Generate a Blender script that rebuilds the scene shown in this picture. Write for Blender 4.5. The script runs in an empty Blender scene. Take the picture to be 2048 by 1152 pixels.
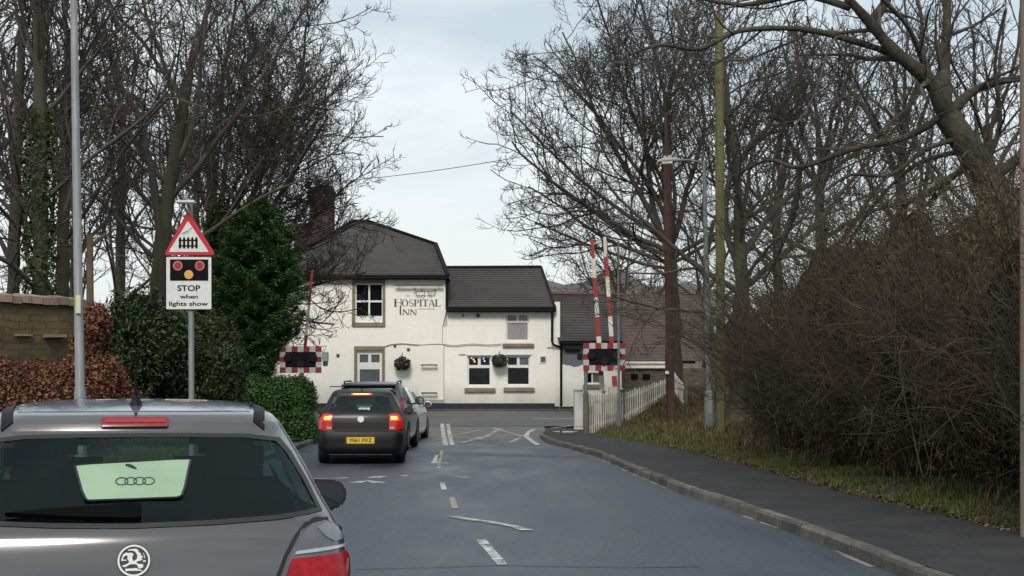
import bpy, bmesh, math, random
import numpy as np
from mathutils import Vector, Matrix
from mathutils.bvhtree import BVHTree
from mathutils.geometry import delaunay_2d_cdt

random.seed(7)
rng = np.random.default_rng(11)
scene = bpy.context.scene
col = scene.collection
R = math.radians

# ------------------------------------------------------------------ camera
F, CX, HY, H = 3060.0, 1024.0, 769.0, 1.57      # focal length in px of the 2048 wide photo, horizon row, eye height
cam_d = bpy.data.cameras.new('camera')
cam_d.lens = 36.0 * F / 2048.0
cam_d.sensor_width = 36.0
cam_d.shift_y = (HY - 576.0) / 2048.0
cam_d.clip_start = 0.1
cam_d.clip_end = 6000
cam = bpy.data.objects.new('camera', cam_d)
cam.location = (0, 0, H)
cam.rotation_euler = (R(90), 0, 0)
col.objects.link(cam)
scene.camera = cam
scene.view_settings.view_transform = 'Standard'
scene.view_settings.look = 'None'
scene.view_settings.exposure = 0
scene.cycles.max_bounces = 8
scene.cycles.transparent_max_bounces = 12


def W(px, py, Y):
    return Vector(((px - CX) / F * Y, Y, H - (py - HY) / F * Y))


def sst(t):
    t = min(1.0, max(0.0, t))
    return t * t * (3 - 2 * t)


def gz(Y):
    return 0.5 * sst((Y - 42) / 18.0)


def tab(*pts):
    xs = [p[0] for p in pts]
    ys = [p[1] for p in pts]
    return lambda v: float(np.interp(v, xs, ys))


XC = tab((-20, 4.6), (-10, 2.7), (0, 1.3), (6, .62), (13.3, -.08), (15.4, -.31), (19.5, -.72), (23.5, -1.05), (32.2, -1.58), (40, -1.72), (53, -2.3), (60, -2.6))
XK = tab((-20, 8.2), (-10, 6.2), (0, 4.7), (6, 3.95), (9, 3.55), (12.2, 3.18), (14.9, 3.05), (17.8, 2.83), (22.3, 2.40), (27, 2.14), (32.6, 1.88), (37.5, 1.33), (41, .92), (44, .80), (48, .95))
XI = tab((-20, 10), (-10, 8), (0, 6.5), (8, 5.7), (12, 5.3), (15, 5.02), (20.5, 4.53), (27.6, 4.25), (35.2, 3.7), (40, 3.05), (44, 2.45), (48, 2.3), (60, 2.3))
XL = lambda Y: XC(Y) - 3.5


def bank(X, Y):
    """terrain height"""
    g = gz(Y)
    r = X - XI(Y)
    l = (XL(Y) - 1.7) - X
    if r > 0 and Y < 75:
        z = .12 + .28 * sst(r / 3.5) + .55 * sst((Y - 46) / 6.0) * sst((r - .7) / 2.6)
        return g + z * sst(r / .25 if r < .25 else 1)
    if l > 0 and Y < 47:
        return g + .12 + .15 * sst(l / 3.0)
    return g - .05


def gp(px, py, off=0.0, fn=None):
    """point where the pixel's ray meets the road surface (or terrain)"""
    lo = 2.0
    Y = lo
    f = (lambda X, Y: gz(Y) + off) if fn is None else fn
    prev = None
    while Y < 140:
        p = W(px, py, Y)
        d = p.z - f(p.x, Y)
        if d <= 0:
            if prev:
                a, b = prev, Y
                for _ in range(30):
                    m = (a + b) / 2
                    q = W(px, py, m)
                    if q.z - f(q.x, m) > 0:
                        a = m
                    else:
                        b = m
                return W(px, py, (a + b) / 2)
            return p
        prev = Y
        Y += .15
    return W(px, py, 60)


# ------------------------------------------------------------------ materials
MATS = {}


def mat(name, c, rough=.6, metal=0, c2=None, scale=4.0, bump=0.0, bscale=60.0, coat=0.0, spec=.5, emit=None, estr=0, detail=6.0, rrough=None, stretch=None, dirt=None, grain=None):
    if name in MATS:
        return MATS[name]
    m = bpy.data.materials.new(name)
    m.use_nodes = True
    nt = m.node_tree
    b = nt.nodes['Principled BSDF']
    b.inputs['Roughness'].default_value = rough
    b.inputs['Metallic'].default_value = metal
    b.inputs['Specular IOR Level'].default_value = spec
    b.inputs['Coat Weight'].default_value = coat
    b.inputs['Coat Roughness'].default_value = .06
    tc = nt.nodes.new('ShaderNodeTexCoord')
    src = tc.outputs['Object']
    if stretch:
        mp = nt.nodes.new('ShaderNodeMapping')
        mp.inputs['Scale'].default_value = stretch
        nt.links.new(src, mp.inputs['Vector'])
        src = mp.outputs['Vector']
    n = nt.nodes.new('ShaderNodeTexNoise')
    n.inputs['Scale'].default_value = scale
    n.inputs['Detail'].default_value = detail
    n.inputs['Roughness'].default_value = .62
    nt.links.new(src, n.inputs['Vector'])
    rp = nt.nodes.new('ShaderNodeValToRGB')
    c2 = c2 or tuple(v * .8 for v in c)
    rp.color_ramp.elements[0].position = .33
    rp.color_ramp.elements[1].position = .68
    rp.color_ramp.elements[0].color = (*c2, 1)
    rp.color_ramp.elements[1].color = (*c, 1)
    nt.links.new(n.outputs['Fac'], rp.inputs['Fac'])
    out = rp.outputs['Color']
    if dirt:   # (colour, z0, z1): real soiling that fades upwards in object space
        sx = nt.nodes.new('ShaderNodeSeparateXYZ')
        nt.links.new(tc.outputs['Object'], sx.inputs[0])
        mr = nt.nodes.new('ShaderNodeMapRange')
        mr.inputs['From Min'].default_value = dirt[2]
        mr.inputs['From Max'].default_value = dirt[1]
        nt.links.new(sx.outputs['Z'], mr.inputs['Value'])
        mu = nt.nodes.new('ShaderNodeMath')
        mu.operation = 'MULTIPLY'
        nt.links.new(mr.outputs[0], mu.inputs[0])
        nt.links.new(n.outputs['Fac'], mu.inputs[1])
        mx = nt.nodes.new('ShaderNodeMix')
        mx.data_type = 'RGBA'
        nt.links.new(mu.outputs[0], mx.inputs['Factor'])
        nt.links.new(out, mx.inputs['A'])
        mx.inputs['B'].default_value = (*dirt[0], 1)
        out = mx.outputs['Result']
    if grain:   # fine speckle of the surface itself: (scale, amount)
        n3 = nt.nodes.new('ShaderNodeTexNoise')
        n3.inputs['Scale'].default_value = grain[0]
        n3.inputs['Detail'].default_value = 3
        n3.inputs['Roughness'].default_value = .8
        nt.links.new(tc.outputs['Object'], n3.inputs['Vector'])
        m3 = nt.nodes.new('ShaderNodeMapRange')
        m3.inputs['From Min'].default_value = .3
        m3.inputs['From Max'].default_value = .7
        m3.inputs['To Min'].default_value = 1 - grain[1]
        m3.inputs['To Max'].default_value = 1 + grain[1]
        nt.links.new(n3.outputs['Fac'], m3.inputs['Value'])
        vm = nt.nodes.new('ShaderNodeVectorMath')
        vm.operation = 'SCALE'
        nt.links.new(out, vm.inputs[0])
        nt.links.new(m3.outputs[0], vm.inputs['Scale'])
        out = vm.outputs[0]
    nt.links.new(out, b.inputs['Base Color'])
    if rrough:
        mr = nt.nodes.new('ShaderNodeMapRange')
        mr.inputs['From Min'].default_value = .35
        mr.inputs['From Max'].default_value = .65
        mr.inputs['To Min'].default_value = rrough[0]
        mr.inputs['To Max'].default_value = rrough[1]
        nt.links.new(n.outputs['Fac'], mr.inputs['Value'])
        nt.links.new(mr.outputs[0], b.inputs['Roughness'])
    if bump:
        n2 = nt.nodes.new('ShaderNodeTexNoise')
        n2.inputs['Scale'].default_value = bscale
        n2.inputs['Detail'].default_value = 4
        nt.links.new(src, n2.inputs['Vector'])
        bp = nt.nodes.new('ShaderNodeBump')
        bp.inputs['Strength'].default_value = bump
        bp.inputs['Distance'].default_value = .03
        nt.links.new(n2.outputs['Fac'], bp.inputs['Height'])
        nt.links.new(bp.outputs[0], b.inputs['Normal'])
    if emit:
        b.inputs['Emission Color'].default_value = (*emit, 1)
        b.inputs['Emission Strength'].default_value = estr
    MATS[name] = m
    return m


def island_vary(m, lo, hi):
    """each separate stone, slat or brick gets its own tone"""
    nt = m.node_tree
    b = nt.nodes['Principled BSDF']
    src = b.inputs['Base Color'].links[0].from_socket
    g = nt.nodes.new('ShaderNodeNewGeometry')
    mr = nt.nodes.new('ShaderNodeMapRange')
    mr.inputs['To Min'].default_value = lo
    mr.inputs['To Max'].default_value = hi
    nt.links.new(g.outputs['Random Per Island'], mr.inputs['Value'])
    vm = nt.nodes.new('ShaderNodeVectorMath')
    vm.operation = 'SCALE'
    nt.links.new(src, vm.inputs[0])
    nt.links.new(mr.outputs[0], vm.inputs['Scale'])
    nt.links.new(vm.outputs[0], b.inputs['Base Color'])
    return m


def worn(m, scale, lo, hi):
    """paint worn through to the road in flecks"""
    nt = m.node_tree
    b = nt.nodes['Principled BSDF']
    tc = nt.nodes.new('ShaderNodeTexCoord')
    n = nt.nodes.new('ShaderNodeTexNoise')
    n.inputs['Scale'].default_value = scale
    n.inputs['Detail'].default_value = 8
    n.inputs['Roughness'].default_value = .75
    nt.links.new(tc.outputs['Object'], n.inputs['Vector'])
    mr = nt.nodes.new('ShaderNodeMapRange')
    mr.inputs['From Min'].default_value = lo
    mr.inputs['From Max'].default_value = hi
    nt.links.new(n.outputs['Fac'], mr.inputs['Value'])
    nt.links.new(mr.outputs[0], b.inputs['Alpha'])
    return m


def leafmat(name, cols, rough=.7, trans=0.0, nscale=1.2):
    """colour varies leaf by leaf and clump by clump"""
    m = bpy.data.materials.new(name)
    m.use_nodes = True
    nt = m.node_tree
    b = nt.nodes['Principled BSDF']
    b.inputs['Roughness'].default_value = rough
    b.inputs['Specular IOR Level'].default_value = .25
    g = nt.nodes.new('ShaderNodeNewGeometry')
    rp = nt.nodes.new('ShaderNodeValToRGB')
    el = rp.color_ramp.elements
    while len(el) < len(cols):
        el.new(.5)
    for i, c in enumerate(cols):
        el[i].position = i / (len(cols) - 1)
        el[i].color = (*c, 1)
    tc = nt.nodes.new('ShaderNodeTexCoord')
    n = nt.nodes.new('ShaderNodeTexNoise')
    n.inputs['Scale'].default_value = nscale
    n.inputs['Detail'].default_value = 2
    nt.links.new(tc.outputs['Object'], n.inputs['Vector'])
    ad = nt.nodes.new('ShaderNodeMath')
    ad.operation = 'MULTIPLY_ADD'
    nt.links.new(g.outputs['Random Per Island'], ad.inputs[0])
    ad.inputs[1].default_value = .6
    mr = nt.nodes.new('ShaderNodeMapRange')
    mr.inputs['From Min'].default_value = .3
    mr.inputs['From Max'].default_value = .7
    mr.inputs['To Max'].default_value = .45
    nt.links.new(n.outputs['Fac'], mr.inputs['Value'])
    nt.links.new(mr.outputs[0], ad.inputs[2])
    nt.links.new(ad.outputs[0], rp.inputs['Fac'])
    nt.links.new(rp.outputs['Color'], b.inputs['Base Color'])
    MATS[name] = m
    return m


def glassmat(name, tint, gloss=.62):
    m = bpy.data.materials.new(name)
    m.use_nodes = True
    nt = m.node_tree
    nt.nodes.remove(nt.nodes['Principled BSDF'])
    t = nt.nodes.new('ShaderNodeBsdfTransparent')
    t.inputs['Color'].default_value = (*tint, 1)
    g = nt.nodes.new('ShaderNodeBsdfGlossy')
    g.inputs['Roughness'].default_value = .03
    g.inputs['Color'].default_value = (gloss * .78, gloss * .98, gloss, 1)
    f = nt.nodes.new('ShaderNodeFresnel')
    f.inputs['IOR'].default_value = 1.5
    n = nt.nodes.new('ShaderNodeTexNoise')
    n.inputs['Scale'].default_value = 3
    tc = nt.nodes.new('ShaderNodeTexCoord')
    nt.links.new(tc.outputs['Object'], n.inputs['Vector'])
    mr = nt.nodes.new('ShaderNodeMapRange')
    mr.inputs['To Min'].default_value = .02
    mr.inputs['To Max'].default_value = .08
    nt.links.new(n.outputs['Fac'], mr.inputs['Value'])
    nt.links.new(mr.outputs[0], g.inputs['Roughness'])
    mx = nt.nodes.new('ShaderNodeMixShader')
    ge = nt.nodes.new('ShaderNodeNewGeometry')
    bf = nt.nodes.new('ShaderNodeMath')
    bf.operation = 'SUBTRACT'
    bf.inputs[0].default_value = 1.0
    nt.links.new(ge.outputs['Backfacing'], bf.inputs[1])
    mu = nt.nodes.new('ShaderNodeMath')
    mu.operation = 'MULTIPLY'
    nt.links.new(f.outputs[0], mu.inputs[0])
    nt.links.new(bf.outputs[0], mu.inputs[1])
    nt.links.new(mu.outputs[0], mx.inputs[0])
    nt.links.new(t.outputs[0], mx.inputs[1])
    nt.links.new(g.outputs[0], mx.inputs[2])
    nt.links.new(mx.outputs[0], nt.nodes['Material Output'].inputs['Surface'])
    MATS[name] = m
    return m


# ------------------------------------------------------------------ object helpers
OFF = {}


def tag(o, label=None, cat=None, group=None, kind=None):
    if label:
        o['label'] = label
    if cat:
        o['category'] = cat
    if group:
        o['group'] = group
    if kind:
        o['kind'] = kind
    return o


def thing(name, loc, label, cat, group=None, rz=0):
    o = bpy.data.objects.new(name, None)
    o.empty_display_size = .2
    o.location = loc
    o.rotation_euler = (0, 0, rz)
    col.objects.link(o)
    OFF[o] = Vector(loc)
    return tag(o, label, cat, group)


def link_mesh(name, me, parent=None, local=False):
    o = bpy.data.objects.new(name, me)
    col.objects.link(o)
    if parent is not None:
        o.parent = parent
        off = OFF.get(parent, Vector((0, 0, 0)))
        OFF[o] = off
        if not local and off.length > 0:
            me.transform(Matrix.Translation(-off))
    return o


class MB:
    def __init__(s):
        s.v, s.f = [], []

    def add(s, vs, fs):
        n = len(s.v)
        s.v += [tuple(p) for p in vs]
        s.f += [tuple(i + n for i in f) for f in fs]
        return s

    def box(s, a, b):
        (x0, y0, z0), (x1, y1, z1) = a, b
        return s.add([(x0, y0, z0), (x1, y0, z0), (x1, y1, z0), (x0, y1, z0), (x0, y0, z1), (x1, y0, z1), (x1, y1, z1), (x0, y1, z1)],
                     [(0, 3, 2, 1), (4, 5, 6, 7), (0, 1, 5, 4), (1, 2, 6, 5), (2, 3, 7, 6), (3, 0, 4, 7)])

    def obox(s, c, size, M=None):
        """oriented box: centre, full size, rotation matrix"""
        c = Vector(c)
        vs = []
        for dz in (-.5, .5):
            for dx, dy in ((-.5, -.5), (.5, -.5), (.5, .5), (-.5, .5)):
                p = Vector((dx * size[0], dy * size[1], dz * size[2]))
                vs.append(c + (M @ p if M else p))
        return s.add(vs, [(0, 3, 2, 1), (4, 5, 6, 7), (0, 1, 5, 4), (1, 2, 6, 5), (2, 3, 7, 6), (3, 0, 4, 7)])

    def bar(s, p, q, w, h=None, up=(0, 0, 1)):
        """square bar from p to q"""
        p, q = Vector(p), Vector(q)
        d = (q - p)
        L = d.length
        d.normalize()
        u = Vector(up)
        if abs(d.dot(u)) > .95:
            u = Vector((0, 1, 0))
        x = d.cross(u).normalized()
        z = x.cross(d)
        M = Matrix((x, d, z)).transposed()
        return s.obox((p + q) / 2, (w, L, h or w), M)

    def tube(s, pts, rad, k=8, cap=True):
        pts = [Vector(p) for p in pts]
        if not hasattr(rad, '__len__'):
            rad = [rad] * len(pts)
        n0 = len(s.v)
        ref = Vector((.31, .17, .93))
        prevu = None
        for i, p in enumerate(pts):
            a = pts[max(0, i - 1)]
            b = pts[min(len(pts) - 1, i + 1)]
            d = (b - a).normalized()
            if prevu is None:
                u = d.cross(Vector((1, 0, 0)) if abs(d.x) < .8 else Vector((0, 1, 0))).normalized()
            else:
                u = (prevu - d * prevu.dot(d)).normalized()
            prevu = u
            w = d.cross(u)
            for j in range(k):
                t = 2 * math.pi * j / k
                s.v.append(tuple(p + (u * math.cos(t) + w * math.sin(t)) * rad[i]))
        for i in range(len(pts) - 1):
            for j in range(k):
                a = n0 + i * k + j
                b = n0 + i * k + (j + 1) % k
                s.f.append((a, b, b + k, a + k))
        if cap:
            s.f.append(tuple(n0 + j for j in range(k))[::-1])
            s.f.append(tuple(n0 + (len(pts) - 1) * k + j for j in range(k)))
        return s

    def prism(s, poly, fr, depth):
        """poly: 2D points; fr(u,v,t)->3D; t from 0 to depth"""
        n = len(poly)
        vs = [fr(u, v, 0) for u, v in poly] + [fr(u, v, depth) for u, v in poly]
        fs = [tuple(range(n)), tuple(range(2 * n - 1, n - 1, -1))]
        for i in range(n):
            j = (i + 1) % n
            fs.append((i, i + n, j + n, j))
        return s.add(vs, fs)

    def quad(s, a, b, c, d):
        return s.add([a, b, c, d], [(0, 1, 2, 3)])

    def build(s, name, m, parent=None, smooth=None, bevel=0, local=False, fixn=True):
        me = bpy.data.meshes.new(name)
        me.from_pydata(s.v, [], s.f)
        me.materials.append(m)
        if fixn or bevel:
            bm = bmesh.new()
            bm.from_mesh(me)
            if fixn:
                bmesh.ops.recalc_face_normals(bm, faces=bm.faces)
            if bevel:
                ed = [e for e in bm.edges if len(e.link_faces) == 2 and e.calc_face_angle(0) > .5]
                bmesh.ops.bevel(bm, geom=ed, offset=bevel, segments=2, affect='EDGES', clamp_overlap=True)
            bm.to_mesh(me)
            bm.free()
        if smooth:
            me.shade_smooth()
            me.set_sharp_from_angle(angle=R(smooth))
        return link_mesh(name, me, parent, local)


def build_multi(name, parts, parent=None, smooth=None):
    """one mesh from several (MB, material) pieces: a painted pattern on one part"""
    mb, idx = MB(), []
    for i, (p, m) in enumerate(parts):
        mb.add(p.v, p.f)
        idx += [i] * len(p.f)
    o = mb.build(name, parts[0][1], parent, smooth=smooth)
    for p, m in parts[1:]:
        o.data.materials.append(m)
    o.data.polygons.foreach_set('material_index', idx)
    return o


def np_mesh(name, v, f, m, parent=None, local=False, smooth=False):
    """fast mesh from numpy: v (n,3), f (m,k)"""
    me = bpy.data.meshes.new(name)
    v = np.asarray(v, dtype=np.float32)
    f = np.asarray(f, dtype=np.int32)
    k = f.shape[1]
    me.vertices.add(len(v))
    me.vertices.foreach_set('co', v.ravel())
    me.loops.add(f.size)
    me.loops.foreach_set('vertex_index', f.ravel())
    me.polygons.add(len(f))
    me.polygons.foreach_set('loop_start', np.arange(0, f.size, k, dtype=np.int32))
    me.update(calc_edges=True)
    if smooth:
        me.shade_smooth()
    me.materials.append(m)
    return link_mesh(name, me, parent, local)


def ellipse(cx, cy, rx, ry, n=20, a0=0, a1=360):
    full = abs(a1 - a0) >= 360
    k = n if full else n + 1
    return [(cx + rx * math.cos(R(a0 + (a1 - a0) * i / n)), cy + ry * math.sin(R(a0 + (a1 - a0) * i / n))) for i in range(k)]


# ------------------------------------------------------------------ world and sun
world = bpy.data.worlds.new('World')
scene.world = world
world.use_nodes = True
nt = world.node_tree
for n in list(nt.nodes):
    nt.nodes.remove(n)
wo = nt.nodes.new('ShaderNodeOutputWorld')
sky = nt.nodes.new('ShaderNodeTexSky')
sky.sky_type = 'NISHITA'
sky.sun_disc = False
SUN_EL, SUN_AZ = 46, 188           # degrees; azimuth clockwise from +Y (behind the camera, to the left)
sky.sun_elevation = R(SUN_EL)
sky.sun_rotation = R(SUN_AZ)
sky.air_density = 1.2
sky.dust_density = 2.0
bg1 = nt.nodes.new('ShaderNodeBackground')
bg1.inputs['Strength'].default_value = .12
nt.links.new(sky.outputs[0], bg1.inputs['Color'])
tc = nt.nodes.new('ShaderNodeTexCoord')
mp = nt.nodes.new('ShaderNodeMapping')
mp.inputs['Scale'].default_value = (1.0, 1.0, 3.2)
mp.inputs['Location'].default_value = (.37, .1, .22)
nt.links.new(tc.outputs['Generated'], mp.inputs['Vector'])
cn = nt.nodes.new('ShaderNodeTexNoise')
cn.inputs['Scale'].default_value = 4.2
cn.inputs['Detail'].default_value = 8
cn.inputs['Roughness'].default_value = .55
cn.inputs['Distortion'].default_value = .35
nt.links.new(mp.outputs[0], cn.inputs['Vector'])
cr = nt.nodes.new('ShaderNodeValToRGB')
cr.color_ramp.elements[0].position = .38
cr.color_ramp.elements[0].color = (.60, .70, .76, 1)
cr.color_ramp.elements[1].position = .57
cr.color_ramp.elements[1].color = (.87, .93, .96, 1)
nt.links.new(cn.outputs['Fac'], cr.inputs['Fac'])
bg2 = nt.nodes.new('ShaderNodeBackground')
bg2.inputs['Strength'].default_value = 1.08
# clouds thin to a pale cream towards the horizon
sxyz = nt.nodes.new('ShaderNodeSeparateXYZ')
nt.links.new(tc.outputs['Generated'], sxyz.inputs[0])
hz_ = nt.nodes.new('ShaderNodeMapRange')
hz_.inputs['From Min'].default_value = .19
hz_.inputs['From Max'].default_value = .02
hz_.inputs['To Max'].default_value = .8
nt.links.new(sxyz.outputs['Z'], hz_.inputs['Value'])
hm = nt.nodes.new('ShaderNodeMix')
hm.data_type = 'RGBA'
nt.links.new(hz_.outputs[0], hm.inputs['Factor'])
nt.links.new(cr.outputs[0], hm.inputs['A'])
hm.inputs['B'].default_value = (.82, .86, .845, 1)
nt.links.new(hm.outputs['Result'], bg2.inputs['Color'])
mix = nt.nodes.new('ShaderNodeMixShader')
mix.inputs[0].default_value = .86
nt.links.new(bg1.outputs[0], mix.inputs[1])
nt.links.new(bg2.outputs[0], mix.inputs[2])
nt.links.new(mix.outputs[0], wo.inputs['Surface'])

sd = bpy.data.lights.new('sun', 'SUN')
sd.energy = 2.6
sd.angle = R(18)
sd.color = (1, .95, .87)
so = bpy.data.objects.new('sun', sd)
az = R(SUN_AZ)
dirn = Vector((math.sin(az) * math.cos(R(SUN_EL)), math.cos(az) * math.cos(R(SUN_EL)), math.sin(R(SUN_EL))))
so.rotation_euler = dirn.to_track_quat('Z', 'Y').to_euler()
so.location = dirn * 60
col.objects.link(so)

# ------------------------------------------------------------------ base materials
asphalt = mat('wet_asphalt', (.054, .065, .086), c2=(.024, .030, .043), scale=.5, rrough=(.27, .60), bump=.4, bscale=80, spec=.38, stretch=(1.3, .32, 1), grain=(26, .6))
paveM = mat('pavement_tarmac', (.036, .035, .036), c2=(.018, .017, .018), scale=1.1, rough=.8, bump=.45, bscale=60, grain=(30, .4), spec=.3)
kerbM = mat('kerb_stone', (.115, .105, .088), c2=(.045, .042, .034), scale=1.7, rough=.8, bump=.4, grain=(16, .4))
soilM = mat('soil_grass', (.042, .044, .016), c2=(.034, .025, .014), scale=.9, rough=.95, bump=.6, bscale=14)
paintW = mat('road_paint', (.60, .60, .56), c2=(.16, .17, .18), scale=7, rough=.6, grain=(25, .35))
paintY = mat('faded_road_paint', (.36, .33, .25), c2=(.12, .115, .11), scale=5, rough=.65)
worn(paintW, 5, .36, .50)
worn(paintY, 4, .30, .48)
island_vary(kerbM, .6, 1.45)
tarM = mat('tar_seam', (.018, .020, .026), rough=.45)
blackM = mat('black_plastic', (.008, .008, .009), rough=.6, spec=.2)
galv = mat('galvanised_steel', (.30, .31, .31), c2=(.19, .20, .20), scale=3, rough=.55, metal=.35, stretch=(6, 6, .6))
whiteP = mat('white_paint', (.74, .73, .68), c2=(.60, .58, .52), scale=5, rough=.6)
redP = mat('red_paint', (.50, .018, .022), c2=(.36, .015, .02), scale=8, rough=.5)
# ------------------------------------------------------------------ ground, road, pavements
def strip(fnL, fnR, ys, zoff, nx=8):
    vs, fs = [], []
    for i, Y in enumerate(ys):
        a, b = fnL(Y), fnR(Y)
        for j in range(nx + 1):
            vs.append((a + (b - a) * j / nx, Y, gz(Y) + zoff))
    for i in range(len(ys) - 1):
        for j in range(nx):
            a = i * (nx + 1) + j
            fs.append((a, a + 1, a + nx + 2, a + nx + 1))
    return vs, fs


xs = list(np.concatenate([[-2500, -900, -300, -120, -60], np.arange(-34, -12, 2.0), np.arange(-12, 14, .3), np.arange(14, 36, 2.0), [60, 120, 300, 900, 2500]]))
ys_ = list(np.concatenate([[-60, -30], np.arange(-20, 70, .6), [75, 85, 100, 130, 180, 300, 700, 1500, 4000]]))
vs = [(x, y, bank(x, y) + .02 * math.sin(x * 3.1 + y) * (1 if x > XI(y) + .3 or x < XL(y) - 2 else 0)) for y in ys_ for x in xs]
nx = len(xs)
fs = [(j * nx + i, j * nx + i + 1, (j + 1) * nx + i + 1, (j + 1) * nx + i) for j in range(len(ys_) - 1) for i in range(nx - 1)]
g = MB().add(vs, fs).build('ground', soilM, smooth=60)
tag(g, kind='structure')

ys = list(np.arange(-20, 50.01, .8))
r = MB().add(*strip(XL, lambda Y: XK(Y) + .02, ys, 0))
road = r.build('road', asphalt, smooth=60)
tag(road, kind='structure')
# the road that crosses in front of the pub
ys2 = list(np.arange(50.0, 61.6, .8))
cr_ = MB().add(*strip(lambda Y: -45, lambda Y: 2.25 + (Y - 50) * .2, ys2, .0, 40))
cross = cr_.build('cross_road', mat('dry_asphalt', (.098, .095, .094), c2=(.066, .064, .065), scale=.7, rough=.8, bump=.25, bscale=80))
tag(cross, kind='structure')
# railway crossing deck, browner and drier, over the road
dk = MB().add(*strip(lambda Y: XL(Y) - .2, lambda Y: max(XK(Y), .9) + .1, list(np.arange(43.2, 49.9, .6)), .004, 10))
tag(dk.build('crossing_road_deck', mat('crossing_deck', (.105, .098, .095), c2=(.065, .062, .064), scale=1.2, rough=.6, bump=.2, bscale=50)), kind='structure')
# pub forecourt
fcM = mat('forecourt', (.055, .055, .056), c2=(.04, .04, .042), scale=1.0, rough=.85, bump=.3)
pf = MB().add(*strip(lambda Y: -45, lambda Y: 6, [61.62, 62.4, 63.2, 64.1], .05, 30))
tag(pf.build('pub_pavement', fcM), kind='structure')
kb = MB()
kb.box((-45, 61.5, gz(61.5) - .1), (6, 61.62, gz(61.6) + .055))
tag(kb.build('pub_kerb', kerbM), kind='structure')

# right pavement with kerb, round the corner to the crossing
yk = list(np.arange(-20, 44.01, .8))
corner = [(.80, 44.0), (.80, 45.0), (.86, 46.2), (1.0, 47.2), (1.25, 48.0), (1.6, 48.6), (2.1, 49.0)]
pv_o = [(XK(Y), Y) for Y in yk] + corner[1:]
pv_i = [(XI(Y), Y) for Y in yk] + [(2.42, 45.0), (2.36, 46.2), (2.33, 47.2), (2.32, 48.0), (2.31, 48.6), (2.3, 49.0)]
vs, fs = [], []
for (a, b) in zip(pv_o, pv_i):
    for j in range(7):
        t = j / 6
        x = a[0] + .13 + (b[0] - a[0] - .13) * t
        y = a[1] + (b[1] - a[1]) * t
        vs.append((x, y, gz(y) + .118 - (.09 * sst((y - 45) / 4.0))))
for i in range(len(pv_o) - 1):
    for j in range(6):
        k = i * 7 + j
        fs.append((k, k + 1, k + 8, k + 7))
tag(MB().add(vs, fs).build('pavement', paveM), kind='structure')
# kerbstones: separate lengths read from gaps
kb = MB()
def kerb_run(pts, side, mb, hfn):
    L = 0
    for i in range(len(pts) - 1):
        (x0, y0), (x1, y1) = pts[i], pts[i + 1]
        d = Vector((x1 - x0, y1 - y0, 0)).normalized()
        n = Vector((d.y, -d.x, 0)) * side
        a = Vector((x0, y0, 0)) + d * .012
        b = Vector((x1, y1, 0)) - d * .012
        h0, h1 = hfn(y0), hfn(y1)
        j = random.uniform(-.012, .012)
        w = .13
        ring = []
        for p, hh, yy in ((a, h0, y0), (b, h1, y1)):
            q = p + n * w
            ring.append([Vector((p.x, p.y, gz(yy) - .1)), Vector((p.x + n.x * .012, p.y, gz(yy) + hh - .03 + j)), Vector((p.x + n.x * .035, p.y, gz(yy) + hh + j)), Vector((q.x, q.y, gz(yy) + hh + j)), Vector((q.x, q.y, gz(yy) - .1))])
        vs = ring[0] + ring[1]
        mb.add(vs, [(0, 1, 6, 5), (1, 2, 7, 6), (2, 3, 8, 7), (3, 4, 9, 8), (0, 4, 3, 2, 1), (5, 6, 7, 8, 9)])
kpts = []
yy = -20.0
while yy < 44:
    kpts.append((XK(yy), yy)); yy += .92
kpts += corner
kerb_run(kpts, 1, kb, lambda y: .125 - .1 * sst((y - 43) / 5.0))
tag(kb.build('kerb', kerbM, smooth=25), kind='structure')
# pale joint of the gutter along the kerb: broken old paint/grit
gm = MB()
yy = 9
while yy < 43:
    L = random.uniform(.5, 2.2)
    if random.random() < .55:
        for k in range(4):
            y0, y1 = yy + L * k / 4, yy + L * (k + 1) / 4
            w0 = .02 + .05 * random.random()
            gm.quad((XK(y0) - w0 - .01, y0, gz(y0) + .004), (XK(y0) - .005, y0, gz(y0) + .004), (XK(y1) - .005, y1, gz(y1) + .004), (XK(y1) - w0 - .01, y1, gz(y1) + .004))
    yy += L + random.uniform(.1, .8)
tag(gm.build('gutter_grit', mat('grit', (.25, .23, .20), c2=(.09, .09, .09), scale=12, rough=.9)), kind='structure')
# left pavement and kerb
lp = MB().add(*strip(lambda Y: XL(Y) - 1.75, lambda Y: XL(Y) - .12, list(np.arange(-20, 38.5, .8)), .118, 5))
tag(lp.build('pavement_far_side', paveM), kind='structure')
kb = MB()
kpts = []
yy = -20.0
while yy < 46:
    kpts.append((XL(yy), yy)); yy += .92
kerb_run(kpts, -1, kb, lambda y: .125 - .1 * sst((y - 43) / 5.0))
tag(kb.build('kerb_far_side', kerbM, smooth=25), kind='structure')
# puddle on the corner of the pavement
pm = mat('puddle', (.10, .12, .15), rough=.06, spec=.8)
c = gp(1131, 868, .05)
pts = [(c.x + .36 * math.cos(t) * (1 + .2 * math.sin(3 * t)), c.y + .55 * math.sin(t)) for t in np.linspace(0, 2 * math.pi, 22)[:-1]]
pud = MB().add([(x, y, gz(y) + .118 - .09 * sst((y - 45) / 4) + .006) for x, y in pts], [tuple(range(len(pts)))])
tag(pud.build('puddle_water', pm), kind='structure')


# ------------------------------------------------------------------ road markings (their own flat paint on the road)
def mark(pts, name='road_marking', m=paintW, off=.005):
    vs = []
    for p in pts:
        q = gp(*p)
        vs.append((q.x, q.y, gz(q.y) + off))
    return tag(MB().add(vs, [tuple(range(len(vs)))]).build(name, m, fixn=False), kind='structure')


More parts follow.
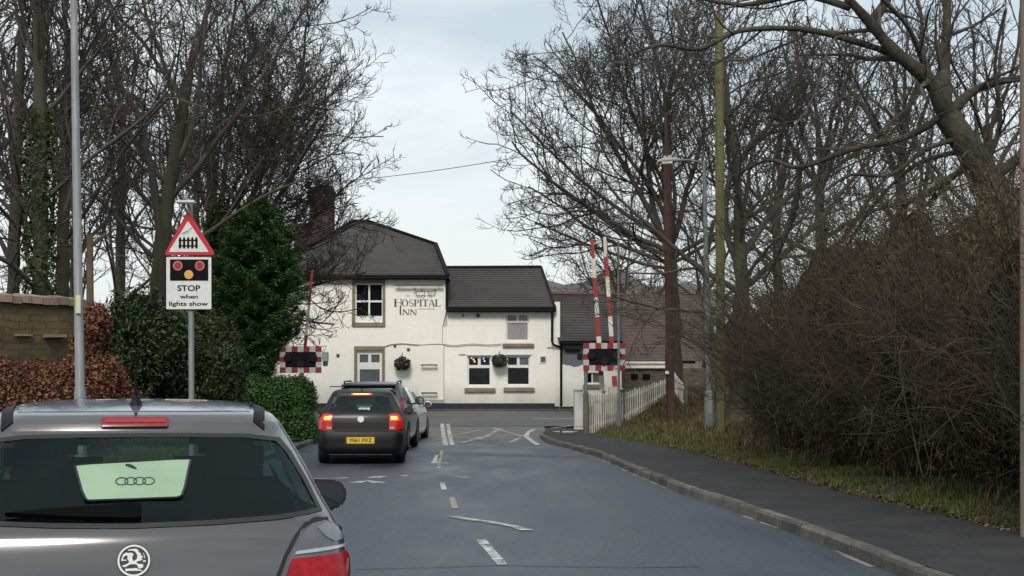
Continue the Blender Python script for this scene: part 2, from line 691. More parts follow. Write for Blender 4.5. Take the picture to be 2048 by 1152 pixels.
def mark_line(pix, w, name='road_marking', m=paintW, off=.005):
    """painted line of real width w (m) through pixel positions"""
    P = [gp(*p) for p in pix]
    Q = []
    for i in range(len(P) - 1):
        n = max(1, int((P[i + 1] - P[i]).length / .4))
        for k in range(n):
            Q.append(P[i].lerp(P[i + 1], k / n))
    Q.append(P[-1])
    L, Rr = [], []
    for i, p in enumerate(Q):
        d = Q[min(i + 1, len(Q) - 1)] - Q[max(0, i - 1)]
        d.z = 0
        d.normalize()
        n = Vector((d.y, -d.x, 0))
        ww = w * random.uniform(.8, 1.08) / 2
        a, b = p - n * ww, p + n * ww
        L.append((a.x, a.y, gz(a.y) + off)); Rr.append((b.x, b.y, gz(b.y) + off))
    vs = L + Rr
    k = len(L)
    return tag(MB().add(vs, [(i, i + k, i + k + 1, i + 1) for i in range(k - 1)]).build(name, m), kind='structure')


mark_line([(1005, 1130), (962, 1080)], .105)
mark_line([(910, 1017), (904, 995)], .08, m=paintY)
mark_line([(889, 980), (884, 966)], .085)
mark_line([(884, 848), (892, 891)], .13, off=.009)
mark_line([(896, 848), (905, 891)], .13, off=.009)
mark_line([(867, 927), (876, 911)], .12)
mark_line([(877, 930), (880, 915), (884, 902)], .09, m=paintY)
mark_line([(886, 927), (893, 926)], .2)
mark_line([(875, 938), (880, 932)], .09, m=paintY)
mark_line([(905, 1033), (932, 1039), (985, 1046), (1030, 1054), (1050, 1061)], .16, m=paintY, off=.007)
mark_line([(930, 1038), (985, 1045), (1032, 1055)], .10, off=.010)
mark_line([(1040, 1061), (1064, 1061)], .15, off=.010)
mark_line([(898, 952), (920, 954), (936, 957)], .14, m=paintY)
for a in ([(708, 966), (735, 962), (760, 966)], [(745, 956), (764, 953)], [(802, 952), (818, 952)], [(676, 956), (688, 957)]):
    mark_line(a, .25)
# tar repairs
mark_line([(1100, 912), (1060, 908), (1046, 909)], .5, 'road_seam', tarM, .004)
mark_line([(1046, 909), (1085, 914), (1170, 914)], .35, 'road_seam', tarM, .0045)
mark_line([(858, 905), (900, 904), (940, 907), (979, 906)], .45, 'road_seam', tarM, .004)
mark_line([(710, 1139), (880, 1135), (1000, 1131), (1250, 1136), (1400, 1134)], .03, 'road_seam', tarM, .004)
mark_line([(818, 972), (832, 972)], .18, 'road_seam', tarM, .004)
# old trench reinstatements: patches of darker, coarser tarmac
patchM = mat('patch_tarmac', (.034, .040, .054), c2=(.020, .025, .035), scale=1.5, rough=.5, bump=.4, bscale=60, grain=(30, .5))
for pix in ([(905, 906), (1090, 908), (1120, 914), (900, 912)],):
    mark(pix, 'road_patch', patchM, .0025)
# yellow box of the level crossing, worn
for a in ([(855, 860), (905, 857), (950, 859)], [(905, 872), (958, 861)], [(907, 874), (936, 877)], [(958, 861), (1000, 862)], [(958, 880), (1000, 857)],
          [(975, 870), (995, 870)], [(985, 856), (1045, 873)], [(1018, 872), (1055, 875)], [(1048, 873), (1062, 861)], [(860, 883), (905, 876)], [(922, 887), (962, 874)], [(1018, 886), (1040, 876)]):
    mark_line(a, .16, m=paintY, off=.012)
mark_line([(1068, 859), (1056, 866), (1052, 873), (1062, 882), (1076, 891)], .16, off=.014)
mark_line([(1064, 838), (1146, 838)], .22, off=.012)
mark_line([(1104, 857), (1148, 852)], .14, m=paintY, off=.02)

# ------------------------------------------------------------------ distant wooded hills
hv, hf = [], []
hx = np.linspace(-260, 260, 120)
for i, x in enumerate(hx):
    top = 14.2 + 2.2 * math.sin(x * .021 + .8) + 1.6 * math.sin(x * .09) + 1.0 * math.sin(x * .37) + .7 * random.random()
    for j, (dy, k) in enumerate(((0, 0.0), (30, .45), (70, .8), (110, 1.0), (170, .9))):
        hv.append((x, 210 + dy, .5 + top * 1.3 * k))
for i in range(len(hx) - 1):
    for j in range(4):
        a = i * 5 + j
        hf.append((a, a + 5, a + 6, a + 1))
hillM = mat('wooded_hill', (.105, .090, .082), c2=(.062, .052, .050), scale=.16, rough=1, bump=.8, bscale=.5)
tag(MB().add(hv, hf).build('hill', hillM, smooth=50), kind='structure')
# ------------------------------------------------------------------ the pub
PY = 64.0
PZ = gz(64)
wallM = mat('white_render', (.88, .855, .785), c2=(.83, .80, .72), scale=1.3, rough=.85, bump=.25, bscale=9, stretch=(1.3, 1.3, .3), dirt=((.34, .32, .26), .4, 1.2), grain=(7, .05))
slateM = mat('slate_roof', (.046, .038, .037), c2=(.026, .021, .021), scale=.6, rough=.7, bump=.3, bscale=14, grain=(5, .22))
stoneM = mat('stone_surround', (.27, .215, .145), c2=(.18, .14, .095), scale=3, rough=.85, bump=.4, bscale=20)
navyM = mat('dark_plinth', (.016, .016, .028), rough=.6)
gutM = mat('black_gutter', (.007, .007, .008), rough=.6, spec=.15)
frameM = mat('window_white', (.80, .80, .78), c2=(.72, .72, .70), scale=6, rough=.4)
paneM = mat('dark_pane', (.010, .011, .012), c2=(.004, .004, .005), scale=2, rough=.08, spec=.22)
paneGrey = mat('net_curtain_pane', (.33, .33, .31), c2=(.22, .22, .215), scale=3, rough=.25, stretch=(8, 1, 1))
paneMid = mat('grey_pane', (.14, .145, .15), c2=(.10, .10, .105), scale=2, rough=.15)
letterM = mat('sign_lettering', (.05, .052, .055), c2=(.07, .07, .072), scale=9, rough=.7)


def slate_courses(name, m, poly, parent, gap=.22):
    """a roof plane from its outline (list of 3D points in order, first edge = eaves) laid in overlapping slate courses"""
    P = [Vector(p) for p in poly]
    u = (P[1] - P[0]).normalized()
    n = (P[1] - P[0]).cross(P[2] - P[0]).normalized()
    if n.z < 0:
        n = -n
    v = n.cross(u)
    if v.z < 0:
        v = -v
    o = P[0]
    q = [((p - o).dot(u), (p - o).dot(v)) for p in P]
    vmax = max(b for a, b in q)

    def span(vv):
        xs = []
        for i in range(len(q)):
            (a0, b0), (a1, b1) = q[i], q[(i + 1) % len(q)]
            if (b0 <= vv < b1) or (b1 <= vv < b0):
                xs.append(a0 + (a1 - a0) * (vv - b0) / (b1 - b0))
        return (min(xs), max(xs)) if len(xs) >= 2 else None
    mb = MB()
    vv = 0.0
    while vv < vmax - .02:
        v2 = min(vv + gap, vmax - .001)
        s0, s1 = span(vv + 1e-4), span(v2 - 1e-4)
        if s0 and s1:
            lift, base = n * .016, n * .004
            a, b = o + u * s0[0] + v * vv + lift, o + u * s0[1] + v * vv + lift
            c, d = o + u * s1[1] + v * v2 + base, o + u * s1[0] + v * v2 + base
            mb.quad(a, b, c, d)
            mb.quad(o + u * s0[0] + v * vv + base, o + u * s0[1] + v * vv + base, b, a)
        vv += gap
    return mb


def holes_wall(mb, x0, x1, z0, z1, holes, y, depth=.14):
    """front wall face at y with rectangular openings that have reveals"""
    X = sorted({x0, x1, *[h[0] for h in holes], *[h[1] for h in holes]})
    Z = sorted({z0, z1, *[h[2] for h in holes], *[h[3] for h in holes]})
    X = [x for x in X if x0 <= x <= x1]
    Z = [z for z in Z if z0 <= z <= z1]
    for i in range(len(X) - 1):
        for j in range(len(Z) - 1):
            cx, cz = (X[i] + X[i + 1]) / 2, (Z[j] + Z[j + 1]) / 2
            if any(h[0] < cx < h[1] and h[2] < cz < h[3] for h in holes):
                continue
            mb.quad((X[i], y, Z[j]), (X[i + 1], y, Z[j]), (X[i + 1], y, Z[j + 1]), (X[i], y, Z[j + 1]))
    for a, b, c, d in holes:
        mb.quad((a, y, c), (b, y, c), (b, y + depth, c), (a, y + depth, c))
        mb.quad((a, y, d), (b, y, d), (b, y + depth, d), (a, y + depth, d))
        mb.quad((a, y, c), (a, y, d), (a, y + depth, d), (a, y + depth, c))
        mb.quad((b, y, c), (b, y, d), (b, y + depth, d), (b, y + depth, c))


def rect(px0, px1, py0, py1, Y=PY):
    a, b = W(px0, py1, Y), W(px1, py0, Y)
    return (a.x, b.x, a.z, b.z)


def window(parent, h, lights, y, m_of=None, t=.06, label=None, bottom=.07):
    """lights: list of (u0,u1,v0,v1) fractions inside the frame (v up); frame fills the rest"""
    x0, x1, z0, z1 = h
    yf = y + .08
    fr = MB()
    w, hh = x1 - x0, z1 - z0
    boxes = []
    X = sorted({0, 1, *[l[0] for l in lights], *[l[1] for l in lights]})
    Z = sorted({0, 1, *[l[2] for l in lights], *[l[3] for l in lights]})
    for i in range(len(X) - 1):
        for j in range(len(Z) - 1):
            cx, cz = (X[i] + X[i + 1]) / 2, (Z[j] + Z[j + 1]) / 2
            if any(l[0] < cx < l[1] and l[2] < cz < l[3] for l in lights):
                continue
            fr.box((x0 + w * X[i], yf, z0 + hh * Z[j]), (x0 + w * X[i + 1], yf + .05, z0 + hh * Z[j + 1]))
    f = fr.build('window', frameM, parent)
    if label:
        f['label'] = label
    for k, l in enumerate(lights):
        pm = MB().box((x0 + w * l[0], yf + .03, z0 + hh * l[2]), (x0 + w * l[1], yf + .045, z0 + hh * l[3]))
        pm.build('pane', (m_of[k] if m_of else paneM), f)
    return f


pub = thing('pub', (W(800, 818, PY).x, PY, PZ), 'white rendered two storey pub with dark slate roofs facing the level crossing', 'pub')

# main block ---------------------------------------------------------------
xL, xR = W(528, 0, PY).x, W(891.5, 0, PY).x
zE = W(0, 553, PY).z
h_up = rect(710, 765, 567, 645)
h_lo = rect(714, 764, 701, 800)
mb = MB()
holes_wall(mb, xL, xR, PZ - .3, zE, [h_up, h_lo], PY)
DEP = 7.6
mb.quad((xL, PY, PZ - .3), (xL, PY, zE), (xL, PY + DEP, zE), (xL, PY + DEP, PZ - .3))
mb.quad((xR, PY, PZ - .3), (xR, PY, zE), (xR, PY + DEP, zE), (xR, PY + DEP, PZ - .3))
mb.quad((xL, PY + DEP, PZ - .3), (xR, PY + DEP, PZ - .3), (xR, PY + DEP, zE), (xL, PY + DEP, zE))
mb.build('wall', wallM, pub, fixn=False)
# stone surrounds
def surround(h, w=.12, bottom=True):
    x0, x1, z0, z1 = h
    s = MB()
    y0, y1 = PY - .035, PY + .015
    s.box((x0 - w, y0, z1), (x1 + w, y1, z1 + w * 1.5))
    s.box((x0 - w, y0, z0), (x0, y1, z1))
    s.box((x1, y0, z0), (x1 + w, y1, z1))
    if bottom:
        s.box((x0 - w, y0 - .02, z0 - w * 1.5), (x1 + w, y1, z0))
    return s.build('window_surround', stoneM, pub, bevel=.012)
surround(h_up)
surround(h_lo)
window(pub, h_up, [(.05, .48, .57, .97), (.54, .97, .57, .97), (.05, .48, .17, .52), (.54, .97, .17, .52)], PY, label='four pane white sash window on the upper floor')
window(pub, h_lo, [(.10, .44, .76, .92), (.56, .90, .76, .92), (.10, .90, .05, .62)], PY, [paneMid, paneMid, paneMid], label='ground floor sash window with grey lower pane behind the cars')
# roof: hipped, the right slope kinked
def roof_pt(px, py):
    # point on the front slope tan = .72
    k = .72
    d = (H + (HY - py) / F * PY - zE) / (k - (HY - py) / F)
    return W(px, py, PY + d)
eL, eR = W(524, 553, PY - .25), W(896, 553, PY - .25)
eL.z = eR.z = zE - .02
A, B, C = roof_pt(871, 489), roof_pt(738, 444), roof_pt(706, 443)
ridgeY = PY + DEP / 2
yb = max(B.y, ridgeY)
front = [eL, eR, A, B, C]
def back(p):
    return Vector((p.x, 2 * yb - p.y, p.z))
mbr = slate_courses('roof', slateM, front, pub)
mbr.add(front, [(0, 1, 2, 3, 4)])
bk = [back(p) for p in front]
mbr.add(bk, [(4, 3, 2, 1, 0)])
mbr.add([eR, bk[1], bk[2], A], [(0, 1, 2, 3)])
mbr.add([A, bk[2], bk[3], B], [(0, 1, 2, 3)])
mbr.add([B, bk[3], bk[4], C], [(0, 1, 2, 3)])
mbr.add([C, bk[4], bk[0], eL], [(0, 1, 2, 3)])
mbr.build('roof', slateM, pub, fixn=False)
rt = MB()
for p, q in ((eR, A), (A, B), (B, C), (C, eL)):
    rt.bar(p + Vector((0, 0, .05)), q + Vector((0, 0, .05)), .16, .09)
rt.build('ridge_tiles', gutM, pub)
gt = MB()
gt.box((eL.x, PY - .30, zE - .14), (eR.x + .03, PY - .03, zE + .05))
gt.build('gutter', gutM, pub, bevel=.03)
# chimneys
brickM = mat('soot_brick', (.085, .045, .04), c2=(.05, .035, .033), scale=5, rough=.9, bump=.4, bscale=25)
ch = MB()
c0, c1 = W(622, 440, 69), W(667, 376, 69)
ch.box((c0.x, 68.6, 7.2), (c1.x, 69.5, c1.z))
ch.box((c0.x - .06, 68.54, c1.z - .25), (c1.x + .06, 69.56, c1.z - .12))
cho = ch.build('chimney', brickM, pub)
cp = MB()
for t in (.28, .72):
    cx = c0.x + (c1.x - c0.x) * t
    cp.tube([(cx, 69.05, c1.z - .02), (cx, 69.05, c1.z + .38)], [.13, .10], 10)
cp.build('chimney_pot', brickM, cho)
ch = MB()
c2_, c3_ = W(590, 500, 67), W(622, 450, 67)
ch.box((c2_.x, 66.6, 6.2), (c3_.x, 67.3, c3_.z))
ch.build('chimney', brickM, pub)

# lettering: serif capitals from polygons, flush on the wall (3 mm proud)
LET = {
    'H': [[(.05, 0), (.25, 0), (.25, 1), (.05, 1)], [(.72, -.0), (.80, -.0), (.80, 1), (.72, 1)], [(.25, .50), (.72, .50), (.72, .56), (.25, .56)], [(-.03, 0), (.33, 0), (.33, .05), (-.03, .05)], [(-.03, .95), (.33, .95), (.33, 1), (-.03, 1)], [(.62, .95), (.90, .95), (.90, 1), (.62, 1)]],
    'I': [[(.12, 0), (.30, 0), (.30, 1), (.12, 1)], [(.02, 0), (.40, 0), (.40, .05), (.02, .05)], [(.02, .95), (.40, .95), (.40, 1), (.02, 1)]],
    'T': [[(.30, 0), (.48, 0), (.48, .95), (.30, .95)], [(0, .93), (.78, .93), (.78, 1), (0, 1)], [(0, .78), (.06, .78), (.06, .93), (0, .93)], [(.72, .78), (.78, .78), (.78, .93), (.72, .93)], [(.2, 0), (.58, 0), (.58, .05), (.2, .05)]],
    'L': [[(.10, 0), (.29, 0), (.29, 1), (.10, 1)], [(.29, 0), (.74, 0), (.74, .06), (.29, .06)], [(.68, .06), (.74, .06), (.76, .26), (.70, .22)], [(0, .95), (.40, .95), (.40, 1), (0, 1)]],
    'A': [[(.06, 0), (.13, 0), (.42, .95), (.38, 1)], [(.38, 1), (.50, 1), (.86, 0), (.66, 0)], [(.20, .30), (.58, .30), (.56, .36), (.22, .36)], [(-.02, 0), (.24, 0), (.24, .05), (-.02, .05)], [(.56, 0), (.94, 0), (.94, .05), (.56, .05)]],
    'N': [[(.10, 0), (.17, 0), (.17, 1), (.10, 1)], [(.06, 1), (.26, 1), (.80, 0), (.64, 0)], [(.72, .1), (.79, .1), (.79, 1), (.72, 1)], [(0, 0), (.28, 0), (.28, .05), (0, .05)], [(.64, .95), (.88, .95), (.88, 1), (.64, 1)]],
}
def band(cx, cy, rx, ry, wx, wy, a0, a1, n=18):
    out, inn = [], []
    for i in range(n + 1):
        t = R(a0 + (a1 - a0) * i / n)
        out.append((cx + rx * math.cos(t), cy + ry * math.sin(t)))
        inn.append((cx + (rx - wx) * math.cos(t), cy + (ry - wy) * math.sin(t)))
    return [[out[i], out[i + 1], inn[i + 1], inn[i]] for i in range(n)]
LET['O'] = band(.45, .5, .42, .51, .17, .05, 0, 360, 28)
LET['P'] = [[(.10, 0), (.28, 0), (.28, 1), (.10, 1)], [(0, 0), (.38, 0), (.38, .05), (0, .05)], [(.0, .95), (.28, .95), (.28, 1), (.0, 1)]] + band(.28, .73, .40, .27, .16, .05, -90, 90, 12)
LET['S'] = band(.33, .745, .28, .265, .08, .06, 20, 200, 12) + band(.33, .745, .28, .265, .15, .09, 200, 282, 7) + band(.34, .255, .31, .265, .15, .10, -10, 95, 9) + band(.34, .255, .31, .265, .08, .06, -165, -10, 10)
ADV = {'H': .86, 'I': .42, 'T': .76, 'L': .74, 'A': .82, 'N': .86, 'O': .90, 'P': .68, 'S': .66}
lm = MB()
def put(txt, px0, px1, pyb, pyt, hs=None, stretch_first=None):
    tot = sum(ADV[c] for c in txt)
    a, b = W(px0, pyb, PY), W(px1, pyt, PY)
    sx, sz = (b.x - a.x) / tot, b.z - a.z
    x = a.x
    for c in txt:
        for q in LET[c]:
            vs = [(x + u * sx, PY - .006, a.z + v * sz) for u, v in q]
            lm.add(vs, [tuple(range(len(vs)))])
        x += ADV[c] * sx
put('H', 788, 804, 614, 598)
put('OSPITAL', 803, 881, 613, 599)
put('NN', 804, 834, 630, 619)
a = rect(799.4, 802.2, 630, 612)
lm.add([(a[0], PY - .006, W(0, 630, PY).z), (a[1], PY - .006, W(0, 630, PY).z), (a[1], PY - .006, W(0, 612, PY).z), (a[0], PY - .006, W(0, 612, PY).z)], [(0, 1, 2, 3)])
def wline(pts, wpx, y=PY - .006, target=None):
    t = target or lm
    for i in range(len(pts) - 1):
        p, q = W(*pts[i], PY), W(*pts[i + 1], PY)
        p.y = q.y = y
        d = (q - p).normalized()
        n = Vector((-d.z, 0, d.x)) * (wpx / F * PY / 2)
        t.quad(p - n, q - n, q + n, p + n)
# faint strapline under HOSPITAL, in short dashes of illegible small print
x = 838
while x < 868:
    w = random.uniform(1.5, 4)
    wline([(x, 618), (x + w, 618)], 1.3)
    x += w + 1.1
# small word above the name
for px, c in ((812, 'T'), (815, 'H'), (818.4, 'I')):
    for q in LET[c]:
        a = W(px, 594, PY)
        lm.add([(a.x + u * .065, PY - .006, a.z + v * .085) for u, v in q], [tuple(range(len(q)))])
# line drawing of a little locomotive over the name
for pts in ([(828, 579), (830, 579), (830, 588), (827, 588)], [(827, 577), (832, 577)], [(830, 592), (869, 592)], [(831, 584), (856, 583)], [(833, 591), (832, 585), (836, 582.5)], [(843, 583), (842, 580), (845, 580), (844, 583)],
            [(856, 592), (856, 583), (867, 583)], [(859, 591), (859, 586), (864, 586), (864, 591)], [(868, 593), (868, 583), (871, 579), (869, 579)], [(849, 583), (849, 591)], [(869, 592), (872, 585), (871, 580)]):
    wline(pts, 1.1)
for cx, r in ((837, 3), (846, 3.2), (861, 2.4)):
    e = ellipse(cx, 593, r, r, 12)
    wline(e + [e[0]], .9)
lm.build('lettering', letterM, pub, fixn=False)
# lamp troughs and small fittings on the wall
def trough(px0, px1, py, h=3.0, out=.16):
    a, b = W(px0, py, PY), W(px1, py, PY)
    t = MB()
    hh = h / F * PY
    t.box((a.x, PY - out - .06, a.z - hh / 2), (b.x, PY - out, b.z + hh / 2))
    for f in (.08, .92):
        x = a.x + (b.x - a.x) * f
        t.box((x - .015, PY - out, a.z - .012), (x + .015, PY + .01, a.z + .012))
    return t.build('sign_lamp', mat('lamp_trough', (.10, .08, .055), rough=.5), pub)
trough(790, 886, 570.5, 3)
trough(842, 875, 730, 2.6)
trough(843, 875, 786, 3)
# little bird-shaped bracket over the middle trough
bb = MB()
for pts in ([(848, 729), (856, 727), (862, 723), (868, 720)], [(856, 727), (864, 727), (870, 729)]):
    wline(pts, 2, PY - .02, bb)
bb.build('bracket', letterM, pub, fixn=False)
# blank white board on the wall
a = rect(838, 887, 690, 799)
bd = MB()
bd.box((a[0], PY - .03, a[2]), (a[1], PY - .004, a[3]))
bo = bd.build('wall_board', mat('white_board', (.85, .82, .74), c2=(.80, .77, .68), scale=1, rough=.8), pub)
MB().box((a[0] - .02, PY - .06, a[2] - .18), (a[1] + .02, PY - .004, a[2] - .002)).build('board_ledge', mat('grey_ledge', (.36, .38, .36), rough=.7), bo)
MB().box((a[1], PY - .034, a[2]), (a[1] + .025, PY - .004, a[3])).build('board_edge', mat('board_edge_drab', (.42, .40, .35), rough=.8), bo)  # narrow drab strip along the right edge of the board
# cable across the wall
cb = MB()
cpts = []
for i in range(26):
    px = 752 + (1002 - 752) * i / 25
    py = 689 + 1.2 * math.sin(i * .9) + (2.5 if i < 3 else 0) * (3 - i) - .6 * math.sin(i * .31)
    p = W(px, py, PY)
    p.y = PY - .03
    cpts.append(p)
cb.tube(cpts, .017, 5)
p0 = W(741, 701, PY); p0.y = PY - .03
cb.tube([p0, cpts[0]], .012, 5)
cb.build('cable', mat('wall_cable', (.30, .27, .22), rough=.6), pub)
# vents
for px, py, s in ((676, 711, 3.2), (817, 699, 3), (790, 692, 2.6), (956, 631, 3.6), (926, 631, 2.4)):
    p = W(px, py, PY)
    v = MB()
    q = s / F * PY
    v.box((p.x - q, PY - .05, p.z - q), (p.x + q, PY - .003, p.z + q))
    v.build('vent' if py > 680 else 'security_light', mat('vent_dark', (.06, .06, .055), rough=.6) if px != 926 else stoneM, pub, bevel=.02)

# middle wing --------------------------------------------------------------
YM = PY + .02
mxR = W(1118, 0, PY).x
zM = W(0, 617, PY).z
wg = [rect(1012, 1058, 627, 682), rect(935, 982, 712, 772), rect(1013, 1060, 712, 771)]
mb = MB()
holes_wall(mb, xR, mxR, PZ - .3, zM, wg, YM)
mb.quad((mxR, YM, PZ - .3), (mxR, YM, zM + .2), (mxR, YM + 6, zM + .2), (mxR, YM + 6, PZ - .3))
mb.quad((xR, YM + 6, PZ - .3), (mxR, YM + 6, PZ - .3), (mxR, YM + 6, zM), (xR, YM + 6, zM))
mb.build('wall', wallM, pub, fixn=False)
# end pilaster rising past the eaves
a = rect(1109.5, 1118.5, 604, 808)
pl = MB().box((a[0], YM - .10, a[2] - .1), (a[1] + .03, YM - .004, a[3]))
pl.build('pilaster', wallM, pub)
e0, e1 = W(893, 617, PY - .25), W(1110, 617, PY - .25)
r0, r1 = None, None
k = .62
def mroof(px, py):
    d = (H + (HY - py) / F * PY - zM) / (k - (HY - py) / F)
    return W(px, py, PY + d)
r0, r1 = mroof(880, 536), mroof(1082, 535)
e0.z = e1.z = zM
mbr = slate_courses('roof', slateM, [e0, e1, r1, r0], pub, .2)
bkm = [Vector((p.x, 2 * r1.y - p.y, p.z)) for p in (e0, e1)]
mbr.add([e0, e1, r1, r0], [(0, 1, 2, 3)])
mbr.add([bkm[0], bkm[1], r1, r0], [(0, 1, 2, 3)])
mbr.add([e1, bkm[1], r1], [(0, 1, 2)])
mbr.build('roof', slateM, pub, fixn=False)
MB().bar(r0 + Vector((0, 0, .04)), r1 + Vector((0, 0, .04)), .16, .10).bar(e1 + Vector((0, 0, .05)), r1 + Vector((0, 0, .04)), .10, .06).build('ridge_tiles', gutM, pub)
gt = MB()
gt.box((xR + .04, PY - .30, zM - .16), (e1.x + .05, PY - .03, zM + .06))
gt.build('gutter', gutM, pub, bevel=.03)
def pipe(pix, w=.085, y=PY - .09, name='downpipe'):
    pts = []
    for p in pix:
        q = W(*p, PY); q.y = y
        pts.append(q)
    return MB().tube(pts, w / 2, 8).build(name, gutM, pub, smooth=40)
pipe([(1104, 620), (1104, 684), (1107, 690), (1119, 694), (1122, 698)], .10, PY - .16)
pipe([(1122, 683), (1122, 812)], .10, PY - .18)
pipe([(894, 553), (894, 620)], .12)
pipe([(893, 622), (887, 650)], .03).active_material
# windows of the wing
window(pub, wg[0], [(.07, .45, .74, .94), (.55, .93, .74, .94), (.06, .94, .05, .66)], YM, [paneMid, paneGrey, paneGrey], label='upper window with net curtain')
wl = window(pub, wg[1], [(.06, .44, .70, .95), (.56, .94, .70, .95), (.06, .94, .05, .60)], YM, label='ground floor window with small coloured lights in its top panes')
window(pub, wg[2], [(.06, .44, .70, .95), (.56, .94, .70, .95), (.06, .94, .05, .60)], YM, [paneM, paneMid, paneM], label='ground floor window nearest the downpipe')
# curtains behind glass edge and lights in the left window
for px, py in ((943, 716), (947, 719), (949, 723)):
    p = W(px, py, PY); p.y = YM + .10
    MB().obox(p, (.06, .01, .06)).build('coloured_light', mat('warm_bulb', (.8, .5, .35), emit=(1, .55, .35), estr=1.2), wl)
for px, py in ((967, 717), (969, 722)):
    p = W(px, py, PY); p.y = YM + .10
    MB().obox(p, (.06, .01, .07)).build('coloured_light', mat('blue_bulb', (.5, .5, .9), emit=(.5, .5, 1), estr=1.0), wl)
for (a, b, c, d) in ((929, 991, 776, 784), (1007, 1069, 775, 783), (1005, 1068, 687, 694)):
    q = rect(a, b, c, d)
    MB().box((q[0], YM - .10, q[2]), (q[1], YM - .003, q[3])).build('window_sill', stoneM, pub, bevel=.012)
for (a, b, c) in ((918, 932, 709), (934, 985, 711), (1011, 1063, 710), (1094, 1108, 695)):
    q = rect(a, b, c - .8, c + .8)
    MB().box((q[0], YM - .03, q[2]), (q[1], YM - .003, q[3])).build('lintel', mat('lintel_drab', (.30, .28, .23), rough=.8), pub)  # thin drab strips on the wall
# square vent in a white frame
q = rect(1079, 1093, 711, 726)
vf = MB().box((q[0], YM - .03, q[2]), (q[1], YM - .003, q[3])).build('vent', frameM, pub)
q = rect(1081.5, 1091, 713, 724)
g = MB()
for i in range(5):
    z = q[2] + (q[3] - q[2]) * (i + .15) / 5
    g.box((q[0], YM - .045, z), (q[1], YM - .031, z + (q[3] - q[2]) * .13))
g.build('vent_grille', mat('vent_dark', (.06, .06, .055)), vf)
# stepped cement joint between the two fronts
jn = MB()
for pts in ([(893, 624), (893, 650)], [(884, 651), (894, 651)], [(885, 652), (885, 690)]):
    wline(pts, 1.4, PY - .004, jn)
jn.build('render_joint', mat('joint_cement', (.45, .41, .34), rough=.9), pub, fixn=False)
# plinth
pz = W(0, 806.5, PY).z
MB().box((xL, PY - .06, PZ - .2), (mxR + .02, PY - .005, pz)).build('plinth', navyM, pub)

# low wing on the right ------------------------------------------------------
YL = PY - .12
lx0, lx1 = W(1119, 0, YL).x, W(1243, 0, YL).x
zL = W(0, 684, YL).z
hw = [rect(1168, 1202, 745, 767, YL)]
mb = MB()
holes_wall(mb, lx0, lx1, PZ - .3, zL, hw, YL)
mb.quad((lx0, YL, PZ - .3), (lx0, YL, zL), (lx0, YL + 5, zL), (lx0, YL + 5, PZ - .3))
mb.quad((lx1, YL, PZ - .3), (lx1, YL, zL), (lx1, YL + 5, zL), (lx1, YL + 5, PZ - .3))
mb.build('wall', wallM, pub, fixn=False)
window(pub, hw[0], [(.05, .45, .08, .92), (.52, .95, .08, .92)], YL, [paneM, paneMid], label='small window behind the crossing signal')
q = rect(1166, 1208, 769, 777, YL)
MB().box((q[0], YL - .08, q[2]), (q[1], YL - .003, q[3])).build('window_sill', stoneM, pub, bevel=.01)
# grey-painted upper wall, shade mixed into its colour, with ragged lower edge
gy = MB()
bot = [(1124, 728), (1132, 730), (1140, 731), (1148, 734), (1156, 733), (1162, 730), (1170, 729), (1180, 728), (1240, 728)]
vs, n = [], len(bot)
for px, py in bot:
    p = W(px, py, YL); p.y = YL - .006
    vs.append(p)
for px, py in bot[::-1]:
    p = W(px, 685, YL); p.y = YL - .006
    vs.append(p)
gy.add(vs, [tuple(range(len(vs)))])
gy.build('shaded_grey_render', mat('shaded_grey_render', (.15, .155, .165), c2=(.12, .12, .13), scale=2, rough=.8), pub, fixn=False)
MB().box((W(1131, 0, YL).x, YL - .10, W(0, 704, YL).z), (W(1160, 0, YL).x, YL - .01, W(0, 698, YL).z)).build('wall_bar', gutM, pub)
e0, e1 = W(1117, 680, YL - .25), W(1246, 680, YL - .25)
e0.z = e1.z = zL
k = .70
def lroof(px, py):
    d = (H + (HY - py) / F * YL - zL) / (k - (HY - py) / F)
    return W(px, py, YL + d)
r0, r1 = lroof(1092, 588), lroof(1246, 590)
mbr = slate_courses('roof', slateM, [e0, e1, r1, r0], pub, .22)
mbr.add([e0, e1, r1, r0], [(0, 1, 2, 3)])
mbr.add([Vector((e1.x, 2 * r1.y - e1.y, e1.z)), Vector((e0.x, 2 * r1.y - e0.y, e0.z)), r0, r1], [(0, 1, 2, 3)])
mbr.build('roof', slateM, pub, fixn=False)
MB().bar(r0 + Vector((0, 0, .05)), r1 + Vector((0, 0, .05)), .16, .10).build('ridge_tiles', mat('clay_ridge', (.16, .09, .075), rough=.8), pub)
MB().box((lx0 - .02, YL - .32, zL - .12), (e1.x, YL - .03, zL + .05)).build('gutter', gutM, pub, bevel=.03)
pz = W(0, 813, YL).z
MB().box((mxR + .03, YL - .06, PZ - .2), (lx1, YL - .005, pz)).build('plinth', navyM, pub)

